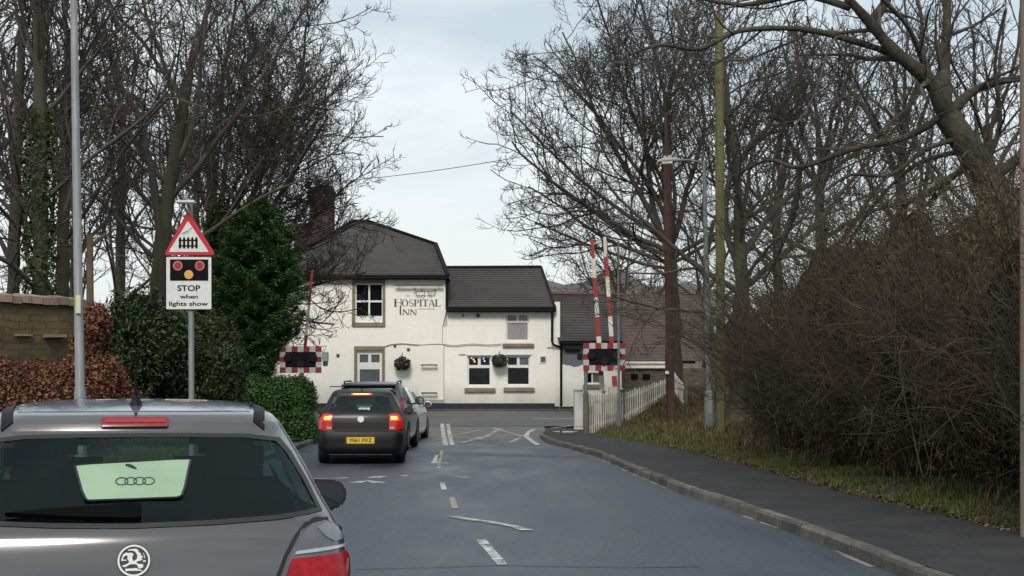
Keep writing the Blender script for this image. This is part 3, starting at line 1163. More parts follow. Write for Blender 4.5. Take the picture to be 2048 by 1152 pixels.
# house beyond, brown tiles ---------------------------------------------------
YH = 70.0
hs = thing('stone_house', (W(1290, 800, YH).x, YH, PZ), 'low stone house with a brown tiled roof beyond the picket fence', 'house')
tileM = mat('brown_tiles', (.080, .053, .046), c2=(.048, .034, .031), scale=1.0, rough=.8, bump=.35, bscale=16)
e0, e1 = W(1240, 722, YH), W(1352, 722, YH)
k = .75
def hroof(px, py):
    d = (H + (HY - py) / F * YH - e0.z) / (k - (HY - py) / F)
    return W(px, py, YH + d)
r0, r1 = hroof(1240, 588), hroof(1420, 590)
e1 = W(1436, 722, YH)
mbr = slate_courses('roof', tileM, [e0, e1, r1, r0], hs, .26)
mbr.add([e0, e1, r1, r0], [(0, 1, 2, 3)])
mbr.add([Vector((e1.x, 2 * r1.y - e1.y, e1.z)), Vector((e0.x, 2 * r1.y - e0.y, e0.z)), r0, r1], [(0, 1, 2, 3)])
mbr.build('roof', tileM, hs, fixn=False)
fa = MB()
fa.box((e0.x + .05, YH - .10, W(0, 736, YH).z), (W(1336, 0, YH).x, YH - .02, W(0, 731, YH).z))
fa.box((e0.x + .05, YH - .16, W(0, 727, YH).z), (W(1336, 0, YH).x, YH - .04, W(0, 723, YH).z))
fa.build('fascia', whiteP, hs)
sw = mat('rubble_stone', (.12, .095, .065), c2=(.045, .04, .034), scale=5.5, rough=.9, bump=.8, bscale=8, stretch=(1, 1, 2.2), detail=2)
MB().box((e0.x + .2, YH + .05, PZ - .5), (e1.x - .1, YH + .3, W(0, 737, YH).z)).build('wall', sw, hs)
for a, b in ((1262, 1276), (1285, 1300)):
    q = rect(a, b, 748, 758, YH)
    MB().box((q[0], YH - .02, q[2]), (q[1], YH + .06, q[3])).build('window', paneM, hs)
# gable with white barge boards seen between the trunks (another house further right)
YG = 85
gh = thing('gabled_house', (W(1520, 760, YG).x, YG, 1.0), 'house with white bargeboard just visible between the bare trees and the thicket', 'house')
ap, lo, lo2 = W(1485, 600, YG), W(1556, 662, YG), W(1404, 690, YG)
MB().add([ap, lo, Vector((lo.x, YG, 0)), Vector((lo2.x, YG, 0)), lo2], [(0, 1, 2, 3, 4)]).build('wall', mat('dark_gable', (.06, .05, .045), rough=.9), gh)
MB().bar(ap + Vector((0, -.1, 0)), lo + Vector((0, -.1, 0)), .05, .42).bar(ap + Vector((0, -.1, 0)), lo2 + Vector((0, -.1, 0)), .05, .34).build('bargeboard', mat('bright_white', (.85, .85, .83), rough=.5), gh)
MB().add([ap, lo, lo + Vector((0, 8, 0)), ap + Vector((0, 8, 0)), lo2, lo2 + Vector((0, 8, 0))], [(0, 1, 2, 3), (0, 3, 5, 4)]).build('roof', slateM, gh)

# hanging baskets -------------------------------------------------------------
def basket(px, py, lab):
    p = W(px, py, PY); p.y = PY - .28
    t = thing('hanging_basket', (p.x, p.y, p.z), lab, 'hanging basket', 'hanging baskets on the pub front')
    b = MB()
    prof = [(.02, -.26), (.14, -.22), (.22, -.12), (.25, 0)]
    for i in range(len(prof) - 1):
        for j in range(14):
            a0, a1 = 2 * math.pi * j / 14, 2 * math.pi * (j + 1) / 14
            (ra, za), (rb, zb) = prof[i], prof[i + 1]
            b.quad((p.x + ra * math.cos(a0), p.y + ra * math.sin(a0), p.z + za), (p.x + ra * math.cos(a1), p.y + ra * math.sin(a1), p.z + za), (p.x + rb * math.cos(a1), p.y + rb * math.sin(a1), p.z + zb), (p.x + rb * math.cos(a0), p.y + rb * math.sin(a0), p.z + zb))
    b.build('basket', mat('coir_basket', (.05, .04, .03), rough=.95), t)
    n = 420
    d = rng.normal(size=(n, 3)); d /= np.linalg.norm(d, axis=1)[:, None]
    c = np.array([p.x, p.y, p.z]) + d * (rng.uniform(.12, .34, (n, 1))) * np.array([1, .8, .85])
    leaf_quads('plant', c, d, .055, .11, leafmat('basket_leaf', [(.012, .016, .010), (.05, .06, .045), (.10, .10, .09)]) if 'basket_leaf' not in MATS else MATS['basket_leaf'], t)
    br = MB().bar((p.x, PY, p.z + .42), (p.x, p.y, p.z + .42), .02).bar((p.x, p.y, p.z + .42), (p.x, p.y, p.z + .02), .012)
    br.build('bracket', gutM, t)
# ------------------------------------------------------------------ foliage tools
def leaf_quads(name, c, nrm, w0, w1, m, parent=None, aspect=.6, up=None, jitter=.8):
    """many small leaf faces: centres c, outward directions nrm"""
    n = len(c)
    s = rng.uniform(w0, w1, (n, 1))
    t = nrm + rng.normal(size=(n, 3)) * jitter
    t /= np.linalg.norm(t, axis=1)[:, None] + 1e-9
    if up is not None:
        a = np.array(up) + rng.normal(size=(n, 3)) * .45
    else:
        a = rng.normal(size=(n, 3))
    u = a - t * np.sum(a * t, axis=1)[:, None]
    u /= np.linalg.norm(u, axis=1)[:, None] + 1e-9
    w = np.cross(t, u)
    p0, p1, p2, p3 = c - u * s, c + w * s * aspect, c + u * s, c - w * s * aspect
    p1 = p1 + t * s * .2
    p3 = p3 + t * s * .2
    v = np.stack([p0, p1, p2, p3], 1).reshape(-1, 3)
    f = np.arange(4 * n).reshape(-1, 4)
    return np_mesh(name, v, f, m, parent)


def lumpy(mb, c, rx, ry, rz, amp=.15, seed=0, nu=26, nv=16, zmin=None):
    r = random.Random(seed)
    ph = [r.uniform(0, 6.28) for _ in range(8)]
    n0 = len(mb.v)
    for j in range(nv + 1):
        th = math.pi * j / nv
        for i in range(nu):
            a = 2 * math.pi * i / nu
            k = 1 + amp * (math.sin(3 * a + ph[0] + 2 * th) * .4 + math.sin(5 * a + ph[1] - 3 * th) * .3 + math.sin(7 * th + ph[2] + a) * .3 + .25 * math.sin(9 * a + ph[3]) * math.sin(5 * th + ph[4]))
            z = c[2] + rz * k * math.cos(th)
            if zmin is not None:
                z = max(z, zmin)
            mb.v.append((c[0] + rx * k * math.sin(th) * math.cos(a), c[1] + ry * k * math.sin(th) * math.sin(a), z))
    for j in range(nv):
        for i in range(nu):
            a, b = n0 + j * nu + i, n0 + j * nu + (i + 1) % nu
            mb.f.append((a, b, b + nu, a + nu))
    return mb


def surf_points(ells, n, depth=.25, zmin=-9):
    """points in the outer shell of a union of ellipsoids (c,r)"""
    C, N = [], []
    wts = np.array([e[1][0] * e[1][2] + e[1][1] * e[1][2] for e in ells])
    cnt = np.maximum(1, (n * wts / wts.sum()).astype(int))
    for (c, r), k in zip(ells, cnt):
        d = rng.normal(size=(k, 3)); d /= np.linalg.norm(d, axis=1)[:, None]
        rad = 1 - depth * rng.random((k, 1)) ** 1.6 + .06 * rng.normal(size=(k, 1))
        p = np.array(c) + d * rad * np.array(r)
        keep = p[:, 2] > zmin
        for (c2, r2) in ells:
            if c2 is c:
                continue
            q = (p - np.array(c2)) / np.array(r2)
            keep &= (q ** 2).sum(1) > .62
        C.append(p[keep]); N.append((d / np.array(r))[keep])
    C, N = np.concatenate(C), np.concatenate(N)
    N /= np.linalg.norm(N, axis=1)[:, None]
    return C, N


# ------------------------------------------------------------------ bare trees
class Wood:
    """tapered tubes collected with numpy"""
    def __init__(s):
        s.v, s.f, s.n = [], [], 0

    def add(s, pts, rad, k):
        P = np.asarray(pts, float)
        r = np.asarray(rad, float)
        if 7 <= k < 12:
            r = r * (1 + .07 * np.sin(np.arange(len(r)) * 1.9 + P[0, 0] * 5) + .05 * np.sin(np.arange(len(r)) * 4.3 + P[0, 2] * 3))
        r = r[:, None, None]
        d = np.gradient(P, axis=0)
        d /= np.linalg.norm(d, axis=1)[:, None] + 1e-9
        ref = np.array([.37, .21, -.12]) if abs(d[0][2]) > .6 else np.array([.1, .2, 1.0])
        u = np.cross(d, ref); u /= np.linalg.norm(u, axis=1)[:, None] + 1e-9
        w = np.cross(d, u)
        t = np.arange(k) * 2 * math.pi / k
        ring = P[:, None, :] + r * (u[:, None, :] * np.cos(t)[None, :, None] + w[:, None, :] * np.sin(t)[None, :, None])
        m = len(P)
        a = (np.arange(m - 1)[:, None] * k + np.arange(k)[None, :])
        b = (np.arange(m - 1)[:, None] * k + (np.arange(k)[None, :] + 1) % k)
        s.f.append((np.stack([a, b, b + k, a + k], -1).reshape(-1, 4)) + s.n)
        s.v.append(ring.reshape(-1, 3))
        s.n += m * k

    def build(s, name, m, parent):
        return np_mesh(name, np.concatenate(s.v), np.concatenate(s.f), m, parent, smooth=True)


def unit(v):
    return v / (np.linalg.norm(v) + 1e-9)


class Grow:
    def __init__(s, seed, spec):
        s.r = np.random.default_rng(seed)
        s.trunk, s.crown = Wood(), Wood()
        s.sp = spec
        s.tw = []

    def path(s, p, d, L, n, wob, up):
        pts = [np.array(p, float)]
        d = unit(np.array(d, float))
        st = L / n
        for i in range(n):
            d = unit(d + s.r.normal(size=3) * wob + np.array([0, 0, up]) )
            pts.append(pts[-1] + d * st)
        return pts, d

    def limb(s, p, d, L, r0, lvl, pts=None):
        sp = s.sp
        n = max(3, int(L / sp['seg'][lvl]))
        if pts is None:
            pts, dd = s.path(p, d, L, n, sp['wob'][lvl], sp['up'][lvl])
        else:
            pts = [np.array(q, float) for q in pts]
            n = len(pts) - 1
        rr = [r0 * (1 - i / n) + max(sp['tip'][lvl], r0 * .22 if lvl < 2 else 0) * (i / n) for i in range(n + 1)]
        k = (8, 7, 4, 3, 3)[lvl]
        (s.trunk if lvl <= sp.get('trunk_lvl', 0) else s.crown).add(pts, rr, k)
        cnt = max(2, int(L * sp['dens'][lvl]))
        last = lvl >= sp['levels'] - 1
        for j in range(cnt):
            t = sp['start'][lvl] + (1 - sp['start'][lvl]) * ((j + s.r.random() * .8) / cnt)
            t = min(t, .995)
            x = t * n
            i = min(n - 1, int(x))
            q = pts[i] + (pts[i + 1] - pts[i]) * (x - i)
            dd = unit(pts[i + 1] - pts[i])
            side = unit(np.cross(dd, s.r.normal(size=3)))
            ang = R(s.r.uniform(*sp['ang'][lvl]))
            cd = unit(dd * math.cos(ang) + side * math.sin(ang))
            cl = L * s.r.uniform(*sp['len'][lvl]) * (1.12 - .62 * t)
            if last:
                s.tw.append((*q, *cd, max(cl, sp['min'][lvl])))
                continue
            cr = (rr[i] * (1 - (x - i)) + rr[i + 1] * (x - i)) * sp['rad'][lvl]
            s.limb(q, cd, max(cl, sp['min'][lvl]), max(cr, sp['tip'][lvl + 1]), lvl + 1)

    def sprays(s, A, r0, r1, n, up, wob):
        """all fine twigs at once; returns their points (m, n+1, 3)"""
        m = len(A)
        p, d, L = A[:, :3], A[:, 3:6], A[:, 6:7]
        P = [p]
        for i in range(n):
            d = d + s.r.normal(size=(m, 3)) * wob + np.array([0, 0, up]) * (1 + i)
            d /= np.linalg.norm(d, axis=1)[:, None]
            P.append(P[-1] + d * L / n)
        P = np.stack(P, 1)
        D = np.gradient(P, axis=1)
        D /= np.linalg.norm(D, axis=2)[:, :, None] + 1e-9
        u = np.cross(D, np.array([.31, .52, -.17])); u /= np.linalg.norm(u, axis=2)[:, :, None] + 1e-9
        w = np.cross(D, u)
        rad = np.linspace(r0, r1, n + 1)[None, :, None, None]
        t = np.arange(3) * 2 * math.pi / 3
        ring = P[:, :, None, :] + rad * (u[:, :, None, :] * np.cos(t)[None, None, :, None] + w[:, :, None, :] * np.sin(t)[None, None, :, None])
        base = (np.arange(m) * (n + 1) * 3)[:, None, None]
        a = base + (np.arange(n) * 3)[None, :, None] + np.arange(3)[None, None, :]
        b = base + (np.arange(n) * 3)[None, :, None] + ((np.arange(3) + 1) % 3)[None, None, :]
        s.crown.f.append(np.stack([a, b, b + 3, a + 3], -1).reshape(-1, 4) + s.crown.n)
        s.crown.v.append(ring.reshape(-1, 3))
        s.crown.n += m * (n + 1) * 3
        return P, D

    def finish(s):
        if not s.tw:
            return
        sp = s.sp
        A = np.array(s.tw)
        P, D = s.sprays(A, sp['tip'][3], sp['tip'][4], 4, sp['up'][4] * .6, .20)
        k = sp.get('sub', 3)
        m = len(A)
        rows = []
        for j in range(k):
            t = s.r.uniform(.15, .95, m) * 4
            i = np.minimum(3, t.astype(int))
            f = (t - i)[:, None]
            ar = np.arange(m)
            q = P[ar, i] * (1 - f) + P[ar, i + 1] * f
            d = D[ar, i]
            side = np.cross(d, s.r.normal(size=(m, 3))); side /= np.linalg.norm(side, axis=1)[:, None] + 1e-9
            ang = np.radians(s.r.uniform(28, 65, m))[:, None]
            rows.append(np.concatenate([q, d * np.cos(ang) + side * np.sin(ang), A[:, 6:7] * s.r.uniform(.35, .75, (m, 1))], 1))
        s.sprays(np.concatenate(rows), sp['tip'][4] * 1.05, sp['tip'][4] * .75, 3, sp['up'][4] * 1.1, .22)


SPEC = dict(levels=4, seg=(.55, .5, .32, .2, .15), wob=(.05, .10, .14, .17, .20), up=(.015, .02, .035, .06, .11), tip=(.06, .028, .016, .010, .0078),
            dens=(1.35, 1.45, 2.3, 3.6), start=(.25, .18, .15, .12), ang=((30, 60), (28, 62), (30, 66), (28, 62)),
            len=((.55, .8), (.42, .64), (.36, .58), (.40, .70)), rad=(.55, .5, .5, .6), min=(1.2, .8, .5, .40))

barkM = mat('dark_bark', (.055, .046, .034), c2=(.022, .018, .014), scale=3, rough=.95, bump=.5, bscale=12, stretch=(1, 1, .3))
barkG = mat('green_bark', (.075, .070, .042), c2=(.024, .022, .014), scale=1.6, rough=.95, bump=.5, bscale=12, stretch=(1, 1, .3))
twigM = mat('twig_bark', (.082, .068, .056), c2=(.042, .034, .029), scale=2, rough=.9)
ivyM = leafmat('ivy_leaf', [(.012, .022, .008), (.03, .05, .014), (.06, .08, .02)])


def spec(**kw):
    d = dict(SPEC)
    d.update(kw)
    return d


def bare_tree(loc, label, seed, trunk_pts, r_trunk, limbs, sp, group='bare winter trees', bark=None, twig=None, cat='tree', name='bare_tree'):
    """trunk_pts relative to loc; limbs: list of (t along trunk, azimuth deg, elevation deg, length, radius)"""
    t = thing(name, loc, label, cat, group)
    g = Grow(seed, sp)
    L = np.array(loc)
    tp = [np.array(p, float) + L for p in trunk_pts]
    # densify the trunk
    dense, rad = [], []
    for i in range(len(tp) - 1):
        for k in range(6):
            dense.append(tp[i] + (tp[i + 1] - tp[i]) * k / 6 + g.r.normal(size=3) * r_trunk * .06)
    dense.append(tp[-1])
    n = len(dense)
    for i in range(n):
        f = i / (n - 1)
        rad.append(r_trunk * (1.0 - .55 * f) * (1 + .55 * math.exp(-f * 14)))
    g.trunk.add(dense, rad, 10)
    for (f, az, el, ln, rr) in limbs:
        rr *= .78
        x = f * (n - 1)
        i = min(n - 2, int(x))
        q = dense[i] + (dense[i + 1] - dense[i]) * (x - i)
        a, e = R(az), R(el)
        d = (math.sin(a) * math.cos(e), -math.cos(a) * math.cos(e), math.sin(e))
        g.limb(q, d, ln, rr, 1)
    g.finish()
    g.trunk.build('trunk', bark or barkM, t)
    g.crown.build('crown', twig or twigM, t)
    return t
basket(805, 727, 'dark round hanging basket beside the stone framed ground floor window')
basket(999, 722, 'dark round hanging basket between the two ground floor windows of the lower wing')


def ground_z(x, y):
    return bank(x, y)


def post(name, x, y, z1, r0, r1, m, lab, cat, parent=None, group=None):
    pass


# ------------------------------------------------------------------ warning sign on the left
YS = 23.4
sx = (381 - CX) / F * YS
sz = gz(YS) + .118
sg = thing('warning_sign', (sx, YS, sz), 'triangular red edged level crossing warning sign over a white STOP when lights show plate', 'road sign')
MB().tube([(sx + .01, YS + .05, sz - .2), (sx - .0, YS + .05, 2.62), (sx - .02, YS + .05, W(0, 405, YS).z)], .043, 10).build('post', galv, sg, smooth=40)
def SP(px, py, d=0.0):
    p = W(px, py, YS)
    return (p.x, YS - d, p.z)
def sprism(poly, d0, d1):
    m = MB()
    m.prism(poly, lambda u, v, t: SP(u, v, d0 + t), d1 - d0)
    return m
def round_poly(pts, r, k=4):
    out = []
    n = len(pts)
    for i in range(n):
        p = Vector(pts[i]); a = (Vector(pts[i - 1]) - p); b = (Vector(pts[(i + 1) % n]) - p)
        a.normalize(); b.normalize()
        h = a.angle(b) / 2
        d = r / math.tan(h)
        q0, q1 = p + a * d, p + b * d
        for j in range(k + 1):
            t = j / k
            out.append(tuple((1 - t) ** 2 * q0 + 2 * t * (1 - t) * p + t * t * q1))
    return out
signW = mat('sign_white', (.66, .66, .65), c2=(.55, .55, .54), scale=14, rough=.5)
signR = mat('sign_red', (.48, .016, .022), c2=(.40, .014, .02), scale=10, rough=.4)
signK = mat('sign_black', (.006, .006, .007), rough=.7, spec=.1)
signG = mat('sign_back', (.10, .10, .10), rough=.6)
tri = sprism(round_poly([(376, 421), (432, 510.5), (328, 510.5)], 5), .0, .012).build('sign_triangle', signR, sg)
sprism(round_poly([(376.4, 442), (418, 504), (337.5, 504)], 1.5), .0125, .015).build('sign_face', signW, tri)
gate = MB()
for i in range(5):
    x = 360.5 + i * 8.2
    gate.prism([(x - 2.3, 497), (x - 2.3, 477), (x, 473.5), (x + 2.3, 477), (x + 2.3, 497)], lambda u, v, t: SP(u, v, .0155 + t), .003)
for y in (479.5, 490.5):
    gate.prism([(357.5, y), (396, y), (396, y + 2.8), (357.5, y + 2.8)], lambda u, v, t: SP(u, v, .0152 + t), .0025)
gate.build('gate_symbol', signK, tri)
scr = MB()
scr.prism([(363, 467), (375, 461.5), (384, 455), (384.6, 456.6), (375, 463.5), (364, 468.4)], lambda u, v, t: SP(u, v, .0155 + t), .001)
scr.prism([(367, 469), (378, 464), (384, 461), (378, 465), (367, 470)], lambda u, v, t: SP(u, v, .0155 + t), .001)
scr.build('scratch', mat('scratch_grey', (.12, .12, .11)), tri)
pl = sprism(round_poly([(331, 512.5), (425, 512.5), (425, 620), (331, 620)], 3), .0, .012).build('sign_plate', signK, sg)
sprism(round_poly([(333, 514.2), (423, 514.2), (423, 618.4), (333, 618.4)], 2.5), .0125, .0145).build('sign_face', signW, pl)
sprism([(340.5, 519), (417, 519), (417, 561.5), (340.5, 561.5)], .015, .018).build('signal_symbol', signK, pl)
pinkM = mat('sign_pink_ring', (.42, .16, .15), rough=.5)
for cx in (356, 400):
    sprism(ellipse(cx, 531.5, 9.8, 9.8, 24), .0185, .0205).build('lamp_ring', pinkM, pl)
    sprism(ellipse(cx, 531.5, 6.8, 6.8, 24), .021, .0225).build('red_lamp', mat('sign_lamp_red', (.40, .012, .03), rough=.35), pl)
sprism(ellipse(378, 549.3, 8.8, 8.8, 24), .0185, .0205).build('lamp_ring', mat('sign_lamp_pale', (.66, .45, .18), rough=.5), pl)
sprism(ellipse(378, 549.3, 7.0, 7.0, 24), .021, .0225).build('amber_lamp', mat('sign_lamp_amber', (.72, .36, .02), rough=.4), pl)


def text_mesh(name, txt, width, height, m, parent, mat4, bold=0.0, local=False):
    cu = bpy.data.curves.new(name, 'FONT')
    cu.body = txt
    cu.align_x = 'CENTER'
    cu.size = 1
    cu.extrude = .0
    cu.offset = bold
    cu.resolution_u = 3
    tmp = bpy.data.objects.new('tmp_text', cu)
    col.objects.link(tmp)
    dg = bpy.context.evaluated_depsgraph_get()
    me = bpy.data.meshes.new_from_object(tmp.evaluated_get(dg))
    bpy.data.objects.remove(tmp)
    bpy.data.curves.remove(cu)
    xs = [v.co.x for v in me.vertices]; ys = [v.co.y for v in me.vertices]
    cx, cy = (min(xs) + max(xs)) / 2, min(ys)
    kx, ky = width / (max(xs) - min(xs)), height / (max(ys) - min(ys))
    for v in me.vertices:
        v.co = ((v.co.x - cx) * kx, (v.co.y - cy) * ky, 0)
    me.transform(mat4)
    me.name = name
    me.materials.clear()
    me.materials.append(m)
    return link_mesh(name, me, parent, local)


def facing(p):   # text standing upright facing -Y
    return Matrix.Translation(p) @ Matrix.Rotation(R(90), 4, 'X')
PXS = YS / F
for txt, cx, base, w, h in (('STOP', 378, 582.6, 46, 12.2), ('when', 378, 597.6, 36, 8.6), ('lights show', 377.5, 614.6, 78, 11.4)):
    text_mesh('lettering', txt, w * PXS, h * PXS, signK, pl, facing(Vector(SP(cx, base, .0152))), bold=.028)
# lamp unit above the triangle
ul = MB()
a, b = SP(357, 408), SP(395, 402)
ul.obox(((a[0] + b[0]) / 2, YS - .14, a[2] + .012), (b[0] - a[0], .16, .048))
ul.build('sign_light', mat('light_unit_white', (.60, .61, .60), rough=.5), sg, bevel=.015)
MB().tube([(sx - .02, YS + .05, a[2] - .06), (sx - .02, YS - .1, a[2] - .01)], .02, 6).tube([(sx - .05, YS - .02, a[2] + .03), (sx - .05, YS - .02, a[2] + .14)], .018, 6).build('bracket', galv, sg)

# ------------------------------------------------------------------ lamp columns
def lamp_column(px_b, Y, px_t, z_top, lab, arm=None, w=.062, wb=.085, zs=1.42):
    x0, x1 = (px_b - CX) / F * Y, (px_t - CX) / F * Y
    z0 = bank(x0, Y)
    t = thing('street_lamp', (x0, Y, z0), lab, 'street lamp')
    f = lambda z: x0 + (x1 - x0) * (z - z0) / (z_top - z0)
    MB().tube([(f(z0), Y, z0 - .2), (f(zs - .1), Y, zs - .10), (f(zs), Y, zs), (f(zs) , Y, zs + .05), (f(z_top), Y, z_top)], [wb, wb, wb * .97, w, w * .72], 14).build('column', galv, t, smooth=35)
    MB().box((x0 - .05, Y - wb - .006, z0 + .45), (x0 + .05, Y - wb + .01, z0 + 1.0)).build('access_door', mat('door_grey', (.22, .23, .23), rough=.6), t)
    if arm:
        ax, az_ = arm
        MB().tube([(f(z_top), Y, z_top - .05), (f(z_top) + ax * .4, Y, z_top + az_ * .8), (f(z_top) + ax * .8, Y, z_top + az_)], .03, 8).build('arm', galv, t, smooth=40)
        hx = f(z_top) + ax
        h = MB()
        sgn = 1 if ax > 0 else -1
        h.tube([(hx - sgn * .30, Y, z_top + az_), (hx - sgn * .2, Y, z_top + az_ + .01), (hx + sgn * .12, Y, z_top + az_ - .01), (hx + sgn * .3, Y, z_top + az_ - .04)], [.035, .065, .07, .035], 12)
        lh = h.build('lamp_head', mat('lamp_head_grey', (.30, .31, .30), rough=.6), t, smooth=50)
        MB().tube([(hx - sgn * .1, Y, z_top + az_ - .07), (hx + sgn * .18, Y, z_top + az_ - .08)], [.05, .045], 10).build('lens', mat('lamp_lens', (.55, .56, .54), rough=.2), lh, smooth=50)
    return t
lc = lamp_column(163, 22.0, 146.5, 7.6, 'tall grey steel lamp column beside the brown hedge and stone wall', arm=(.9, .15), w=.068, wb=.085, zs=1.46)
MB().box(((160 - CX) / F * 22 - .035, 21.90, W(0, 627, 22).z), ((160 - CX) / F * 22 + .035, 21.925, W(0, 591, 22).z)).build('number_strip', mat('pale_label', (.62, .57, .38), rough=.5), lc)
galv = mat('weathered_steel', (.20, .21, .20), c2=(.10, .105, .10), scale=3, rough=.7, metal=.2, stretch=(6, 6, .6))
lamp_column(1419, 41.0, 1408, W(0, 322, 41).z, 'slim grey lamp column with a short arm beside the green wooden pole', arm=(-.95, .03), w=.075, wb=.125, zs=1.36)

# ------------------------------------------------------------------ wooden poles
def wood_pole(px_b, py_b, px_t, z_top, r0, r1, m, lab, Y=None, cat='telegraph pole'):
    p = gp(px_b, py_b, 0, bank) if Y is None else Vector(((px_b - CX) / F * Y, Y, bank((px_b - CX) / F * Y, Y)))
    Y = p.y
    x1 = (px_t - CX) / F * Y
    t = thing('wooden_pole', tuple(p), lab, cat)
    n = 10
    pts = [(p.x + (x1 - p.x) * i / n, Y, p.z - .3 + (z_top - p.z + .3) * i / n) for i in range(n + 1)]
    MB().tube(pts, [r0 + (r1 - r0) * i / n for i in range(n + 1)], 14).build('pole', m, t, smooth=40)
    return t, p, x1
poleG = mat('green_stained_wood', (.140, .128, .050), c2=(.060, .058, .024), scale=1.4, grain=(12, .3), rough=.9, bump=.5, bscale=10, stretch=(4, 4, .35))
poleR = mat('red_stained_wood', (.085, .036, .027), c2=(.034, .016, .013), scale=1.3, rough=.9, bump=.5, bscale=10, stretch=(4, 4, .4))
poleB = mat('bare_weathered_wood', (.27, .20, .15), c2=(.16, .12, .09), scale=2.2, rough=.9, bump=.6, bscale=10, stretch=(7, 7, .3))
t, p, x1 = wood_pole(1442, 872, 1438, W(0, 45, 39).z, .125, .105, poleG, 'tall green stained wooden pole standing in the grass verge')
for zz in (4.5, 5.2, 6.0, 6.8):
    MB().tube([(p.x - .16, p.y - .02, zz), (p.x + .16, p.y - .02, zz)], .012, 6).build('step_iron', galv, t)
t, p, x1 = wood_pole(1342, 850, 1334, W(0, 318, 48).z, .125, .125, poleR, 'dark red brown wooden pole in front of the picket fence end')
zt = W(0, 318, p.y).z
MB().tube([(x1, p.y, zt - .6), (x1 - .03, p.y, W(0, 225, p.y).z)], [.07, .05], 10).build('upper_rod', poleR, t)
MB().tube([(x1 + .02, p.y, zt), (x1 + .02, p.y, zt + .08), (x1 + .02, p.y, zt + .14)], [.15, .14, .06], 12).build('cap', mat('pole_cap', (.55, .55, .52), rough=.6), t)
MB().box((p.x - .19, p.y - .19, W(0, 748, p.y).z), (p.x - .08, p.y - .165, W(0, 742, p.y).z)).build('number_plate', whiteP, t)
wire_a = Vector((x1, p.y, W(0, 256, p.y).z))
wood_pole(2072, 900, 2066, 9.0, .145, .125, poleB, 'pale weathered wooden pole close by at the edge of the thicket', Y=14.6)
wb_ = W(645, 366, 69)
wire = MB()
pts = []
for i in range(31):
    f = i / 30
    q = wire_a.lerp(wb_, f)
    q.z -= .22 * math.sin(math.pi * f)
    pts.append(q)
wire.tube(pts, .013, 5)
tag(wire.build('overhead_wire', mat('wire_black', (.03, .03, .032), rough=.6)), 'thin dark overhead wire strung from the red brown pole to the pub chimney', 'wire')

# ------------------------------------------------------------------ crossing signals with striped backboards
YB = 46.5
def signal_board(px0, px1, py0, py1, lab, post_px):
    cx = ((px0 + px1) / 2 - CX) / F * YB
    z0 = bank((post_px - CX) / F * YB, YB)
    t = thing('crossing_signal', (cx, YB, z0), lab, 'level crossing signal', 'level crossing signals either side of the road')
    a, b = W(px0, py1, YB), W(px1, py0, YB)
    w, h = b.x - a.x, b.z - a.z
    bw = w * .135
    bd = MB().box((a.x + bw * .6, YB, a.z + bw * .6), (b.x - bw * .6, YB + .03, b.z - bw * .6)).build('backboard', mat('board_black', (.007, .008, .011), c2=(.010, .010, .013), rough=.8, spec=.1), t)
    r, wh = MB(), MB()
    nx_, nz_ = 7, 5
    for i in range(nx_):
        for (zz0, zz1) in ((a.z, a.z + bw), (b.z - bw, b.z)):
            (r if i % 2 == 0 else wh).box((a.x + w * i / nx_ + .001, YB - .012, zz0), (a.x + w * (i + 1) / nx_ - .001, YB + .012, zz1))
    zi0, zi1 = a.z + bw, b.z - bw
    for i in range(3):
        for (x0, x1) in ((a.x, a.x + bw), (b.x - bw, b.x)):
            (r if i % 2 == 1 else wh).box((x0, YB - .0121, zi0 + (zi1 - zi0) * i / 3 + .001), (x1, YB + .0119, zi0 + (zi1 - zi0) * (i + 1) / 3 - .001))
    build_multi('striped_border', [(r, mat('sign_border_red', (.25, .012, .018), c2=(.17, .01, .014), scale=9, rough=.5)), (wh, mat('sign_border_white', (.47, .46, .44), c2=(.32, .31, .29), scale=9, rough=.5))], bd)
    cxm = (a.x + b.x) / 2
    zc = (a.z + b.z) / 2
    lensR = mat('unlit_red_lens', (.018, .008, .009), rough=.7, spec=.15)
    for dx, dz, m in ((-.30, .07, lensR), (.30, .07, lensR), (0, -.14, mat('unlit_amber_lens', (.018, .014, .009), rough=.7, spec=.15))):
        hd = MB().tube([(cxm + dx * w, YB - .02, zc + dz * h), (cxm + dx * w, YB - .06, zc + dz * h)], h * .15, 18).build('lamp', m, t, smooth=40)
        hood = MB()
        for j in range(10):
            t0, t1 = R(-10 + 20 * j), R(-10 + 20 * (j + 1))
            rr = h * .16
            q = lambda tt, y: (cxm + dx * w + rr * math.cos(tt), y, zc + dz * h + rr * math.sin(tt))
            hood.quad(q(t0, YB - .02), q(t1, YB - .02), q(t1, YB - .07), q(t0, YB - .07))
        hood.build('hood', mat('matt_black', (.006, .006, .007), rough=.9, spec=.1), hd, smooth=60)
    px = (post_px - CX) / F * YB
    MB().tube([(px, YB + .08, z0 - .2), (px, YB + .08, b.z - .1)], .06, 10).build('post', galv, t, smooth=40)
    return t, a, b
tl, a, b = signal_board(559.5, 643, 692.5, 746, 'black crossing light board with red and white border beside the conifer', 602)
MB().obox((b.x + .11, YB + .05, (a.z + b.z) / 2 + .08), (.17, .3, .30)).obox((b.x + .1, YB + .15, (a.z + b.z) / 2 - .12), (.16, .04, .16)).build('side_lamp', mat('side_lamp_grey', (.26, .29, .29), rough=.5), tl, bevel=.03)
tr, a, b = signal_board(1166.5, 1250.5, 686, 742, 'black crossing light board with red and white border above the picket fence', 1172)
MB().obox((a.x - .10, YB + .05, (a.z + b.z) / 2 + .02), (.16, .32, .22)).build('side_lamp', blackM, tr, bevel=.03)

